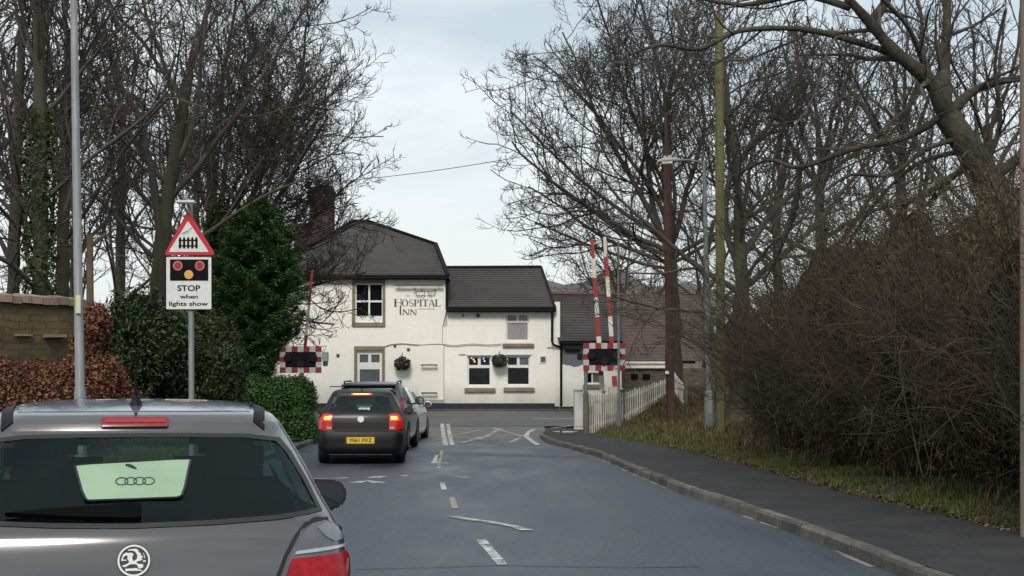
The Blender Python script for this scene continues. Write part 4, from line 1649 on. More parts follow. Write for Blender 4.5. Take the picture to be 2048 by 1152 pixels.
# slim grey mast in front of the right board
xm = (1238 - CX) / F * 45.6
t = thing('steel_mast', (xm, 45.6, bank(xm, 45.6)), 'thin grey steel mast in front of the crossing light board by the fence', 'mast')
MB().tube([(xm, 45.6, 0), (xm - .02, 45.6, W(0, 482, 45.6).z)], [.045, .03], 8).build('pole', galv, t, smooth=40)
MB().tube([(xm, 45.6, 0), (xm, 45.6, .75)], .085, 8).build('sleeve', mat('dark_galv', (.16, .165, .17), rough=.6), t, smooth=40)

# ------------------------------------------------------------------ raised barriers
armR = mat('barrier_red', (.34, .026, .026), c2=(.22, .03, .025), scale=6, rough=.5)
armW = mat('barrier_white', (.70, .67, .60), c2=(.52, .46, .36), scale=5, rough=.6)
def barrier(pix_b, pix_t, Y, lab, w0=.17, w1=.11, first=0, base=True, nband=.56):
    p, q = W(*pix_b, Y), W(*pix_t, Y)
    z0 = bank(p.x, Y)
    t = thing('barrier', (p.x, Y, z0), lab, 'crossing barrier', 'raised level crossing barriers')
    L = (q - p).length
    d = (q - p).normalized()
    n = max(3, int(L / nband))
    arm, band = MB(), MB()
    for i in range(n):
        a, b = p + d * L * i / n, p + d * L * (i + 1) / n
        w = w0 + (w1 - w0) * (i + .5) / n
        if (i + first) % 2:
            band.bar(a, b, w, .066)
        else:
            arm.bar(a, b, w, .066)
    build_multi('arm', [(arm, armW), (band, armR)], t)
    if base:
        pd = MB().box((p.x - .22, Y - .2, z0 - .1), (p.x + .22, Y + .25, z0 + 1.05)).build('pedestal', mat('pedestal_white', (.50, .48, .43), c2=(.34, .32, .27), scale=4, rough=.7), t, bevel=.03)
        MB().obox(p - d * .45 + Vector((0, -.30, 0)), (.10, .12, .75), None).obox(p - d * .75 + Vector((0, -.26, 0)), (.34, .22, .34)).build('counterweight', armR, t)
    return t
barrier((1205, 790), (1184, 478), 47.2, 'raised red and white barrier arm leaning over the right light board', first=0, w0=.16, w1=.10, nband=.60)
barrier((1231, 792), (1209, 474), 50.5, 'raised barrier arm with bold red bands just behind the leaning one', first=1, w0=.17, w1=.10, nband=.64)
barrier((600, 800), (625, 540), 47.6, 'raised slim barrier arm above the left light board by the conifer', w0=.10, w1=.06, first=0, nband=.9)

# ------------------------------------------------------------------ equipment cabinet
a, b = W(1149, 862, 47.6), W(1167, 781, 47.6)
t = thing('equipment_cabinet', (a.x, 47.6, bank(a.x + .1, 47.6)), 'pale grey trackside equipment cabinet at the corner of the pavement', 'cabinet')
cabM = mat('cabinet_grey', (.50, .50, .46), c2=(.42, .42, .39), scale=3, rough=.6)
MB().box((a.x, 47.6, 0), (b.x, 48.3, b.z)).build('body', cabM, t, bevel=.01)
MB().box((a.x - .02, 47.57, b.z + .002), (b.x + .02, 48.33, b.z + .035)).build('lid', cabM, t)
MB().box((a.x + .02, 47.585, a.z + .15), (b.x - .02, 47.598, b.z - .05)).build('door', mat('cabinet_door', (.55, .55, .51), rough=.6), t)

# ------------------------------------------------------------------ picket fences
picM = mat('picket_white', (.62, .60, .53), c2=(.36, .33, .27), scale=3.5, rough=.8, stretch=(1, 1, .5))
postM = mat('weathered_post', (.13, .125, .10), c2=(.07, .07, .055), scale=4, rough=.9)
def picket(P, Q, zb0, zb1, zt0, zt1, lab, step=.20, posts=(0, .5, 1)):
    """P,Q plan ends; bottoms and tops at both ends"""
    t = thing('picket_fence', (P[0], P[1], zb0), lab, 'picket fence')
    L = math.hypot(Q[0] - P[0], Q[1] - P[1])
    dx, dy = (Q[0] - P[0]) / L, (Q[1] - P[1]) / L
    n = int(L / step)
    pk = MB()
    for i in range(n):
        f = (i + .5) / n
        x, y = P[0] + (Q[0] - P[0]) * f, P[1] + (Q[1] - P[1]) * f
        a, b = zb0 + (zb1 - zb0) * f + .04, zt0 + (zt1 - zt0) * f + random.uniform(-.025, .02)
        w, th = .038, .011
        tilt = random.uniform(-.012, .012)
        vs = []
        for s in (-1, 1):
            ox, oy = -dy * th * s, dx * th * s
            for u, z, tl_ in ((-w, a, 0), (w, a, 0), (w, b - .06, tilt), (0, b, tilt), (-w, b - .06, tilt)):
                vs.append((x + dx * (u + tl_) + ox, y + dy * (u + tl_) + oy, z))
        pk.add(vs, [(0, 1, 2, 3, 4), (9, 8, 7, 6, 5), (0, 5, 6, 1), (1, 6, 7, 2), (2, 7, 8, 3), (3, 8, 9, 4), (4, 9, 5, 0)])
    pk.build('picket_slats', picM, t)
    rl = MB()
    for k in (.25, .8):
        za, zb = zb0 + (zt0 - zb0) * k, zb1 + (zt1 - zb1) * k
        o = Vector((-dy * -.03, dx * -.03, 0)) * -1
        rl.bar(Vector((P[0], P[1], za)) + o, Vector((Q[0], Q[1], zb)) + o, .035, .07)
    rl.build('rail', picM, t)
    for f in posts:
        x, y = P[0] + (Q[0] - P[0]) * f + dy * -.09, P[1] + (Q[1] - P[1]) * f + dx * .09
        MB().box((x - .055, y - .055, zb0 + (zb1 - zb0) * f - .2), (x + .055, y + .055, zt0 + (zt1 - zt0) * f + .06)).build('post', postM, t)
    return t
p0 = W(1178, 871, 44.6)
q0 = W(1247, 0, 47.6)
picket((p0.x, 44.6), (q0.x, 47.6), bank(p0.x, 44.6), bank(q0.x, 47.6), W(0, 788, 44.6).z, W(0, 783, 47.6).z, 'white picket fence panel running back from the pavement corner below the light board')
q1 = W(1336, 0, 51.5)
picket((q0.x + .05, 47.7), (q1.x, 51.5), bank(q0.x, 47.7), bank(q1.x, 51.5), W(0, 784, 47.7).z, W(0, 757, 51.5).z, 'white picket fence climbing the brown grassy bank towards the red brown pole', posts=(0, .5, 1))
picket((W(1346, 0, 52).x, 52), (W(1366, 0, 49).x, 49), W(0, 798, 52).z, W(0, 818, 49).z, W(0, 742, 52).z, W(0, 766, 49).z, 'short end of white picket fence turning back beyond the red brown pole', posts=(0, 1))
x0 = (1172 - CX) / F * 44.5
t = tag(MB().tube([(x0, 44.5, bank(x0, 44.5) - .2), (x0, 44.5, W(0, 786, 44.5).z)], [.085, .08], 8).build('gate_post', postM, smooth=40), 'dark weathered post at the near end of the picket fence', 'post')

# ------------------------------------------------------------------ garden wall on the left
island_vary(picM, .72, 1.12)
wl = thing('garden_wall', (-9, 27, 0), 'old brown stone garden wall with pale coping stones behind the hedge', 'garden wall')
def stone_wall_mat(m):
    nt = m.node_tree
    b = nt.nodes['Principled BSDF']
    src = b.inputs['Base Color'].links[0].from_socket
    tc = nt.nodes.new('ShaderNodeTexCoord')
    mp = nt.nodes.new('ShaderNodeMapping')
    mp.inputs['Rotation'].default_value = (R(90), 0, 0)
    nt.links.new(tc.outputs['Object'], mp.inputs['Vector'])
    nz = nt.nodes.new('ShaderNodeTexNoise')
    nz.inputs['Scale'].default_value = 2.5
    nt.links.new(mp.outputs[0], nz.inputs['Vector'])
    ad = nt.nodes.new('ShaderNodeVectorMath')
    ad.operation = 'MULTIPLY_ADD'
    nt.links.new(nz.outputs['Color'], ad.inputs[0])
    ad.inputs[1].default_value = (.14, .14, .14)
    nt.links.new(mp.outputs[0], ad.inputs[2])
    br = nt.nodes.new('ShaderNodeTexBrick')
    br.inputs['Scale'].default_value = 1.0
    br.inputs['Brick Width'].default_value = .34
    br.inputs['Row Height'].default_value = .125
    br.inputs['Mortar Size'].default_value = .012
    br.inputs['Color1'].default_value = (1.12, 1.08, 1.0, 1)
    br.inputs['Color2'].default_value = (.74, .77, .7, 1)
    br.inputs['Mortar'].default_value = (.62, .62, .58, 1)
    nt.links.new(ad.outputs[0], br.inputs['Vector'])
    vm = nt.nodes.new('ShaderNodeVectorMath')
    vm.operation = 'MULTIPLY'
    nt.links.new(src, vm.inputs[0])
    nt.links.new(br.outputs['Color'], vm.inputs[1])
    nt.links.new(vm.outputs[0], b.inputs['Base Color'])
    return m
wallS = mat('mossy_stone', (.125, .088, .042), c2=(.06, .048, .026), scale=1.2, rough=.95, bump=.9, bscale=6, dirt=((.03, .035, .018), .3, 2.6))
copM = mat('pale_coping', (.27, .20, .145), c2=(.17, .125, .09), scale=4, rough=.9, bump=.4)
A0, A1 = W(-90, 598, 26), W(170, 612, 28.2)
def wallpt(f, z, o=0.0):
    d = (A1 - A0); d.z = 0; d.normalize()
    n = Vector((d.y, -d.x, 0))
    q = A0.lerp(A1, f) + n * o
    return Vector((q.x, q.y, z))
mb = MB()
ztop = lambda f: A0.z + (A1.z - A0.z) * f
mb.add([wallpt(0, -.2, 0), wallpt(1, -.2, 0), wallpt(1, ztop(1) - .02), wallpt(0, ztop(0) - .02), wallpt(0, -.2, -.4), wallpt(1, -.2, -.4), wallpt(1, ztop(1) - .02, -.4), wallpt(0, ztop(0) - .02, -.4)],
       [(0, 1, 2, 3), (5, 4, 7, 6), (1, 5, 6, 2), (4, 0, 3, 7), (3, 2, 6, 7)])
mb.build('wall', stone_wall_mat(wallS), wl)
cm = MB()
f = 0.0
while f < .99:
    f2 = min(1, f + random.uniform(.07, .13))
    za, zb = ztop(f) - .015 + random.uniform(-.012, .012), 0
    zb = za + .16
    a, b = f + .003, f2 - .003
    cm.add([wallpt(a, za, .07), wallpt(b, za, .07), wallpt(b, zb - .03, .07), wallpt(a, zb - .03, .07), wallpt(a, za, -.47), wallpt(b, za, -.47), wallpt(b, zb + .02, -.2), wallpt(a, zb + .02, -.2)],
           [(0, 1, 2, 3), (3, 2, 6, 7), (0, 4, 5, 1), (1, 5, 6, 2), (4, 0, 3, 7), (5, 4, 7, 6)])
    f = f2
island_vary(copM, .7, 1.3)
cm.build('coping', copM, wl)
# a projecting ledge half way down
d0, d1 = wallpt(.66, 1.57 + 97 / F * 27.4, .05), wallpt(.82, 1.57 + 98 / F * 27.6, .05)
MB().bar(d0, d1, .12, .05).build('ledge', copM, wl)
d0, d1 = wallpt(.44, 1.57 + 99 / F * 27, .03), wallpt(.56, 1.57 + 99 / F * 27.2, .03)
MB().bar(d0, d1, .08, .04).build('ledge', copM, wl)
# ------------------------------------------------------------------ hedges and shrubs
def shrub(name, ells, n, m, core, lab, cat, group=None, sz=(.03, .07), asp=.6, depth=.25, up=None, shrink=.86, core_amp=.14, stems=None):
    c0 = ells[0][0]
    t = thing(name, (c0[0], c0[1], bank(c0[0], c0[1])), lab, cat, group)
    mb = MB()
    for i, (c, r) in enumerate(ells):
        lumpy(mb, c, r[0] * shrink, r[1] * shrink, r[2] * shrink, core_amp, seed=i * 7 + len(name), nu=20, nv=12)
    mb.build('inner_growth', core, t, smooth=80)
    C, N = surf_points(ells, n, depth, zmin=bank(c0[0], c0[1]) - .05)
    leaf_quads('foliage', C, N, sz[0], sz[1], m, t, aspect=asp, up=up)
    if stems:
        w = Wood()
        C, N = surf_points(ells, stems, .35, zmin=bank(c0[0], c0[1]) + .3)
        for p, nn in zip(C, N):
            d = unit(nn * .6 + np.array([0, 0, .7]) + rng.normal(size=3) * .3)
            q = p - nn * .1
            L = rng.uniform(.2, .55)
            pts = [q]
            for k in range(4):
                d = unit(d + rng.normal(size=3) * .12)
                pts.append(pts[-1] + d * L / 4)
            w.add(pts, [.006, .005, .0045, .004, .003], 3)
        w.build('sprays', m_tw, t)
    return t
m_tw = mat('brown_twig', (.060, .046, .026), c2=(.028, .023, .013), scale=2, rough=.9)
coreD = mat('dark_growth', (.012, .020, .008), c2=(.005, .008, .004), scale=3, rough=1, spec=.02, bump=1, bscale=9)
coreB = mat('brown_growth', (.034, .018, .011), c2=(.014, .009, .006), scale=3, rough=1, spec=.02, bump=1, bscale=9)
beechM = leafmat('beech_leaf', [(.035, .012, .007), (.085, .030, .015), (.15, .058, .029), (.24, .13, .075)], nscale=2.2)
evergM = leafmat('dark_evergreen_leaf', [(.008, .016, .007), (.022, .038, .016), (.046, .068, .028), (.065, .08, .036)], nscale=1.4)
hedgeM = leafmat('hedge_leaf', [(.012, .036, .010), (.034, .088, .022), (.070, .145, .036)], nscale=2.5)
conM = leafmat('conifer_leaf', [(.018, .042, .018), (.052, .112, .040), (.11, .195, .062), (.18, .27, .09)], nscale=1.6)

def at(px, py, Y):
    return tuple(W(px, py, Y))
def ell(px, py, Y, rx, rz, ry=None):
    k = Y / F
    return (at(px, py, Y), (rx * k, ry if ry else max(.45, rx * k * .8), rz * k))

shrub('beech_hedge', [ell(-10, 775, 25, 90, 60), ell(70, 772, 25, 70, 52), ell(140, 776, 25, 60, 60), ell(205, 780, 25, 52, 72), ell(100, 830, 25, 190, 90)], 30000, beechM, coreB, 'low russet beech hedge holding its dead leaves below the stone wall', 'hedge', sz=(.016, .042), depth=.34, shrink=.78, stems=260)
shrub('beech_bush', [ell(190, 655, 25.8, 32, 48), ell(176, 700, 25.8, 34, 50)], 6500, beechM, coreB, 'tall russet beech growth beside the end of the stone wall', 'bush', sz=(.018, .048), depth=.4, shrink=.74)
shrub('evergreen_bush', [ell(275, 650, 33, 75, 80), ell(250, 730, 33, 70, 90), ell(330, 690, 33, 70, 80)], 9000, evergM, coreD, 'dark straggly bush between the russet hedge and the warning sign', 'bush', 'dark bushes behind the sign', sz=(.02, .075), asp=.4, depth=.4, shrink=.76, stems=320)
shrub('evergreen_bush', [ell(410, 700, 35, 75, 75), ell(385, 780, 34, 100, 90), ell(455, 755, 34, 40, 70)], 11000, leafmat('olive_leaf', [(.010, .018, .007), (.032, .046, .015), (.07, .08, .028)]), coreD, 'olive dark bush behind the post of the warning sign', 'bush', 'dark bushes behind the sign', sz=(.02, .07), asp=.4, depth=.4, shrink=.76, stems=320)
shrub('clipped_hedge', [ell(594, 797, 40.8, 40, 45), ell(560, 802, 40.6, 50, 50), ell(515, 808, 40.4, 48, 56), ell(580, 868, 40.6, 56, 66)], 34000, hedgeM, coreD, 'rounded bright green clipped hedge by the left light board', 'hedge', sz=(.014, .042), depth=.16, shrink=.92, core_amp=.07, stems=120)

# conifer: whorls of drooping sprays
def conifer(loc, hgt, prof, lab, n_clump=150, seed=3):
    t = thing('conifer', loc, lab, 'conifer tree')
    r = np.random.default_rng(seed)
    x, y, z = loc
    MB().tube([(x, y, z - .2), (x, y, z + hgt * .9)], [.16, .03], 8).build('trunk', barkM, t, smooth=40)
    C, N, U, cores = [], [], [], MB()
    for i in range(n_clump):
        f = .02 + .97 * (i + r.random()) / n_clump
        a = i * 2.399 + r.normal() * .35
        R_ = float(np.interp(f, prof[0], prof[1])) * r.uniform(.78, 1.15)
        d = np.array([math.cos(a), math.sin(a), 0])
        sd_ = np.array([-d[1], d[0], 0])
        zc = z + hgt * f
        k = 620
        s = .25 + .75 * r.random((k, 1)) ** .7
        rise = .42 * R_ * s ** 1.6 - .10 * R_
        fan = (.10 + .34 * np.sin(np.pi * np.clip(s, 0, 1) ** 1.4)) * (.55 + .45 * R_)
        off = r.normal(size=(k, 1)) * .5
        p = np.array([x, y, zc]) + d * R_ * s + np.array([0, 0, 1.0]) * (rise + r.normal(size=(k, 1)) * .055 - .16 * off ** 2) + sd_ * fan * off
        u = d * 1.0 + sd_ * off * .7 + np.array([0, 0, .55]) + r.normal(size=(k, 3)) * .18
        nn = np.array([0, 0, 1.0]) - d * .25 + r.normal(size=(k, 3)) * .28
        C.append(p); U.append(u); N.append(nn / np.linalg.norm(nn, axis=1)[:, None])
    lev = 14
    for j in range(lev):
        f = j / (lev - 1)
        rr = float(np.interp(f, prof[0], prof[1])) * .60
        lumpy(cores, (x, y, z + hgt * f * .94), max(.08, rr), max(.08, rr), hgt / lev * 1.1, .2, seed=j, nu=14, nv=8)
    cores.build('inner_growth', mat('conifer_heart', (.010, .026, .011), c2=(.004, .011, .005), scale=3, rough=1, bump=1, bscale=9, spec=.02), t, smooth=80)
    leaf_quads('crown', np.concatenate(C), np.concatenate(N), .05, .15, conM, t, aspect=.15, up=np.concatenate(U), jitter=.25)
    return t
xc = (517 - CX) / F * 47
conifer((xc, 47, gz(47) + .1), 7.1, ([0, .20, .26, .34, .45, .62, .8, .92, 1], [.25, .3, .55, 1.0, 1.38, 1.50, 1.15, .62, .1]), 'dark green drooping conifer in front of the left end of the pub', 190)
xc = (440 - CX) / F * 48
conifer((xc, 48, gz(48) + .1), 7.0, ([0, .3, .6, .85, 1], [1.0, 1.3, 1.2, .7, .1]), 'shorter dark conifer half hidden beside the drooping one', 120, seed=9)

# thicket on the right: individual bramble and thorn shrubs that run together
thickM = leafmat('thicket_twigs', [(.034, .028, .013), (.074, .061, .028), (.124, .099, .053), (.20, .16, .095)], nscale=1.0)
thickR = leafmat('thicket_twigs_red', [(.042, .029, .015), (.090, .060, .030), (.145, .096, .054), (.20, .15, .09)], nscale=.9)
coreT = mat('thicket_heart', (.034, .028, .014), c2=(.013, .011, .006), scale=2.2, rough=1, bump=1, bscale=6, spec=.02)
stemM = mat('pale_stem', (.15, .125, .09), c2=(.08, .065, .045), scale=3, rough=.9)
def thicket(X, Y, rx, ry, hgt, seed, lab, m):
    r = np.random.default_rng(seed)
    z0 = bank(X, Y)
    t = thing('thorn_thicket', (X, Y, z0), lab, 'thicket', 'winter thicket along the right verge')
    mb = MB()
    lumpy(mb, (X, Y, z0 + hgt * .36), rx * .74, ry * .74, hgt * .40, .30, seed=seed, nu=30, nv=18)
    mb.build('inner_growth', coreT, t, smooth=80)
    # arching stems
    w = Wood()
    ns = 250
    for i in range(ns):
        a = r.uniform(0, 6.283)
        q = r.random() ** .5
        b = np.array([X + math.cos(a) * rx * .75 * q, Y + math.sin(a) * ry * .75 * q, z0])
        d = unit(np.array([math.cos(a) * .35, math.sin(a) * .35, 1.0]) + r.normal(size=3) * .16)
        L = hgt * r.uniform(.5, 1.3) * (1.15 - .38 * q)
        n = 9
        pts = [b]
        for k in range(n):
            d = unit(d + r.normal(size=3) * .10 + np.array([math.cos(a), math.sin(a), -.4]) * .05)
            pts.append(pts[-1] + d * L / n)
        r0 = r.uniform(.006, .014)
        w.add(pts, np.linspace(r0, .004, n + 1), 3)
        for k in range(2, n):
            for _ in range(2):
                dd = unit(d * .5 + r.normal(size=3) * .8 + np.array([0, 0, .35]))
                tp = [pts[k]]
                ll = r.uniform(.3, .9)
                for e in range(3):
                    dd = unit(dd + r.normal(size=3) * .22)
                    tp.append(tp[-1] + dd * ll / 3)
                w.add(tp, [.006, .005, .004, .003], 3)
    w.build('stems', m_tw, t)
    # slivers of twig and withered leaf through the outer shell
    C, N = surf_points([((X, Y, z0 + hgt * .45), (rx, ry, hgt * .55)), ((X, Y, z0 + hgt * .18), (rx * 1.02, ry * 1.02, hgt * .34))], 26000, .42, zmin=z0)
    leaf_quads('twigs', C, N, .03, .10, m, t, aspect=.06, up=(0, 0, .5))
    C, N = surf_points([((X, Y, z0 + hgt * .42), (rx * .95, ry * .95, hgt * .5)), ((X, Y, z0 + hgt * .16), (rx * .98, ry * .98, hgt * .3))], 12000, .38, zmin=z0)
    leaf_quads('withered_leaves', C, N, .010, .028, leafmat('thicket_leaf', [(.015, .020, .006), (.040, .044, .014), (.075, .065, .028), (.13, .085, .045)]) if 'thicket_leaf' not in MATS else MATS['thicket_leaf'], t, aspect=.55)
    pw = Wood()
    for i in range(7):
        a = r.uniform(-2.6, -.5)
        b = np.array([X + math.cos(a) * rx * .95, Y + math.sin(a) * ry * .95, z0])
        pts = [b]
        d = unit(np.array([r.normal() * .2, .05, 1]))
        for k in range(10):
            d = unit(d + r.normal(size=3) * .07)
            pts.append(pts[-1] + d * hgt * r.uniform(.05, .10))
        pw.add(pts, np.linspace(r.uniform(.008, .016), .004, 11), 4)
    pw.build('pale_stems', stemM, t)
    return t
labs = ['brown thicket nearest the pale weathered pole, with a few pale stems', 'tall reddish brown thicket second along the verge from the pale pole', 'dense olive brown thicket midway along the verge', 'reddish thicket mounding above the leafy verge edge', 'brown tangled thicket with leaning pale stems over the grass edge',
        'lower brown thicket sloping towards the green wooden pole', 'russet thicket just right of the green wooden pole', 'dark thicket set back behind the second verge thicket', 'dark thicket set back behind the middle of the verge', 'dark thicket set back behind the green wooden pole']
spots = [(7.0, 15.6, 1.7, 2.0, 3.7), (7.0, 18.8, 1.8, 2.1, 4.2), (6.75, 22.2, 1.8, 2.2, 4.5), (6.6, 25.8, 1.85, 2.3, 4.8), (6.6, 29.4, 1.9, 2.4, 4.7), (6.9, 33.2, 1.75, 2.3, 3.6), (7.4, 37.2, 1.5, 2.0, 2.6),
         (9.3, 21, 2.2, 3.2, 5.4), (9.4, 28, 2.3, 3.4, 5.7), (9.6, 36, 2.2, 3.4, 4.4)]
for i, (x, y, rx, ry, h) in enumerate(spots):
    thicket(x, y, rx, ry, h, 20 + i, labs[i], thickR if i in (1, 3, 6, 8) else thickM)

# ------------------------------------------------------------------ grass verge (stuff)
def blades(name, pts, hmin, hmax, m, lab, cat='grass', w=.006, lean=.35):
    P = np.array(pts)
    n = len(P)
    h = rng.uniform(hmin, hmax, (n, 1))
    a = rng.uniform(0, 6.283, n)
    d = np.stack([np.cos(a), np.sin(a), np.zeros(n)], 1)
    s = np.stack([-np.sin(a), np.cos(a), np.zeros(n)], 1)
    le = rng.uniform(.05, lean, (n, 1)) * h
    up = np.array([0, 0, 1.0])
    ww = w * rng.uniform(.6, 1.5, (n, 1))
    p0, p1 = P - s * ww, P + s * ww
    p2, p3 = P + up * h * .6 + d * le * .4 + s * ww * .8, P + up * h * .6 + d * le * .4 - s * ww * .8
    p4 = P + up * h + d * le
    v = np.stack([p0, p1, p2, p3, p4, p4], 1).reshape(-1, 3)
    i0 = np.arange(n)[:, None] * 6
    f = np.concatenate([i0 + np.array([[0, 1, 2, 3]]), i0 + np.array([[3, 2, 4, 5]])])
    o = np_mesh(name, v, f, m)
    return tag(o, lab, cat, kind='stuff')
grassM = leafmat('verge_grass', [(.024, .032, .008), (.058, .072, .016), (.095, .108, .026), (.13, .115, .045)], nscale=1.6)
dryM = leafmat('dead_grass', [(.036, .036, .014), (.070, .056, .023), (.110, .078, .036), (.16, .12, .06)], nscale=.8)
pts = []
for _ in range(42000):
    y = 11 + 33 * random.random() ** 1.3
    d = random.random() ** 1.5 * 1.5 - .07 * random.random()
    x = XI(y) + d + .10 * math.sin(y * 2.1) + .09 * math.sin(y * 5.3)
    if math.sin(y * 1.7 + 1) * math.sin(x * 2.3 + y * .6) + .5 * math.sin(y * 4.1 + x * 3) > .12 and random.random() < .86:
        continue
    pts.append((x, y, bank(x, y) - .01))
blades('verge_grass', pts, .035, .105, grassM, 'short green grass along the inner edge of the right pavement', w=.007)
pts = []
for _ in range(26000):
    y = 37 + 18 * random.random()
    x = XI(y) + .15 + random.random() ** .8 * (4.5 if y > 44 else 5.0)
    pts.append((x, y, bank(x, y) - .01))
blades('rough_grass', pts, .06, .26, dryM, 'long dead brown grass on the bank around the poles', w=.010, lean=.8)
pts = []
for _ in range(15000):
    y = 36 + 12 * random.random()
    x = XI(y) + random.random() * 1.8
    pts.append((x, y, bank(x, y) - .01))
blades('bank_grass', pts, .06, .18, grassM, 'green grass at the foot of the bank by the picket fence', w=.009)
pts = []
for _ in range(1500):
    y = 14 + 24 * random.random()
    x = XI(y) + .9 + random.random() * 1.2
    pts.append((x, y, bank(x, y) - .01))
blades('bracken', pts, .08, .32, dryM, 'dead bracken and grass at the foot of the thicket', 'dead bracken', w=.008, lean=1.0)
# leaf litter along the edge of the pavement and the verge
n = 6500
yy = rng.uniform(12, 40, n)
xx = np.array([XI(v) for v in yy]) + np.abs(rng.normal(size=n)) * .55 - .12
zz = np.array([max(bank(a, b), gz(b) + .118) for a, b in zip(xx, yy)]) + .012
o = leaf_quads('fallen_leaves', np.stack([xx, yy, zz], 1), np.tile([0, 0, 1.0], (n, 1)), .012, .034, leafmat('litter', [(.03, .018, .010), (.075, .045, .024), (.12, .08, .045), (.18, .13, .08)]), jitter=.35)
tag(o, 'scattered brown fallen leaves along the pavement edge', 'fallen leaves', kind='stuff')
pts = []
for _ in range(7000):
    y = 18 + 27 * random.random()
    x = XL(y) - 1.75 - random.random() ** 1.5 * 1.6
    pts.append((x, y, bank(x, y) - .01))
blades('far_verge_grass', pts, .05, .16, grassM, 'short grass behind the far pavement below the hedges', w=.008)

# ------------------------------------------------------------------ bare trees
def fan(*rows):
    return list(rows)
# right of the road: the fan shaped tree by the crossing
X0 = (1346 - CX) / F * 52
bare_tree((X0, 52, bank(X0, 52)), 'fan shaped bare tree by the crossing whose crown leans out over the pub roof', 101, [(0, 0, -.2), (.05, 0, 2.2), (-.05, 0, 4.0), (-.15, 0, 5.2), (-.2, 0, 8.0)], .30,
          fan((.66, -88, 36, 7.0, .13), (.68, -95, 54, 8.2, .15), (.72, -70, 66, 8.6, .14), (.60, -100, 16, 5.6, .10), (.55, -80, 4, 5.0, .08), (.78, -120, 76, 8.8, .14), (.7, 85, 60, 7.5, .14), (.62, 95, 38, 6.5, .12), (.6, 70, 18, 5.0, .09),
              (.7, 0, 52, 6.5, .11), (.72, 180, 55, 7, .11), (.98, 40, 80, 7.5, .12), (.9, -45, 50, 7.0, .10), (.58, -30, 10, 4.2, .07), (.64, -92, 26, 6.2, .09), (.7, -85, 45, 7.2, .11), (.8, -75, 60, 8.2, .11)), spec(sub=3))
X0 = (1478 - CX) / F * 44
bare_tree((X0, 44, bank(X0, 44)), 'dark stout bare tree rising behind the green wooden pole', 102, [(0, 0, -.2), (.02, 0, 2.0), (.1, 0, 4.2), (.0, 0, 6.5)], .34,
          fan((.6, -80, 40, 5.5, .13), (.7, -100, 62, 7.5, .15), (.62, 80, 35, 6.5, .14), (.75, 95, 60, 7.5, .14), (.95, 30, 80, 7.5, .14), (.5, -70, 8, 4.2, .08), (.5, 90, 10, 5, .09), (.8, 10, 45, 6, .1), (.8, 180, 55, 6.5, .1), (.98, -40, 70, 7, .12), (.66, 20, 20, 4, .08)), spec(), bark=barkG)
# the near leaning oak on the right, limbs read from the photo
YT = 25.0
sp = spec(dens=(1.2, 1.9, 2.8, 4.0), tip=(.06, .02, .010, .006, .0042), sub=4, trunk_lvl=1, seg=(.5, .4, .25, .16, .12), min=(1., .6, .35, .2), len=((.5, .7), (.36, .55), (.36, .55), (.38, .62)))
oak = thing('bare_oak', (W(2040, 800, YT).x, YT, bank(W(2040, 800, YT).x, YT)), 'big near bare oak leaning in from the right above the thicket', 'tree', 'bare winter trees')
g = Grow(103, sp)
def pth(pix, dy=0.0, curve=0.0):
    n = len(pix)
    out = []
    for i, (px, py) in enumerate(pix):
        out.append(W(px, py, YT + dy * i / (n - 1)))
    # smooth
    res = []
    for i in range(n - 1):
        p0, p1, p2, p3 = out[max(0, i - 1)], out[i], out[i + 1], out[min(n - 1, i + 2)]
        for k in range(4):
            t = k / 4
            res.append(.5 * ((2 * p1) + (p2 - p0) * t + (2 * p0 - 5 * p1 + 4 * p2 - p3) * t * t + (3 * p1 - p0 - 3 * p2 + p3) * t ** 3))
    res.append(out[-1])
    return [np.array(p) for p in res]
tr = pth([(2070, 860), (2050, 620), (2022, 470), (1985, 385), (1945, 310), (1893, 232)])
g.trunk.add(tr, np.linspace(.36, .20, len(tr)), 12)
for pix, r0, dy in (([(1893, 232), (1862, 165), (1790, 105), (1735, 40), (1640, -60), (1560, -130)], .155, -.8),
                    ([(1890, 225), (1888, 130), (1894, 40), (1896, -140)], .14, .4),
                    ([(1800, 112), (1700, 80), (1600, 58), (1480, 62), (1400, 98), (1320, 90), (1260, 110)], .06, -1.6),
                    ([(1880, 235), (1810, 275), (1700, 300), (1600, 335), (1540, 320), (1480, 345)], .065, .8),
                    ([(1900, 225), (1960, 175), (2060, 150), (2160, 120)], .10, .6),
                    ([(1975, 365), (2060, 300), (2160, 240)], .12, -.5),
                    ([(1740, 50), (1790, -30), (1830, -160)], .10, .6),
                    ([(1700, 15), (1600, -10), (1480, 10), (1330, -20)], .07, 1.0),
                    ([(1950, 320), (1880, 370), (1800, 420), (1770, 520), (1720, 580)], .07, 1.2),
                    ([(1600, 335), (1590, 420), (1560, 500), (1530, 560)], .05, 1.0),
                    ([(1990, 395), (1930, 450), (1890, 540), (1850, 620)], .06, -.6),
                    ([(2030, 480), (1990, 520), (1950, 610)], .05, -1.0),
                    ([(1925, 275), (1850, 300), (1780, 350), (1700, 350), (1640, 390)], .045, -1.2), ([(1965, 350), (2000, 250), (1990, 130), (2010, 20)], .05, -.8), ([(1860, 170), (1820, 60), (1750, -20), (1700, -120)], .05, -1.4), ([(1905, 240), (1850, 120), (1840, 20), (1800, -90)], .05, 1.5), ([(1940, 300), (1830, 330), (1740, 420), (1690, 500)], .045, 1.8)):
    g.limb(None, None, sum(np.linalg.norm(b - a) for a, b in zip(pth(pix, dy)[:-1], pth(pix, dy)[1:])), r0, 1, pts=pth(pix, dy))
g.finish()
oakM = mat('oak_bark', (.060, .052, .034), c2=(.018, .016, .011), scale=2.4, rough=.95, bump=1.0, bscale=16, stretch=(1.6, 1.6, .5), grain=(14, .5))
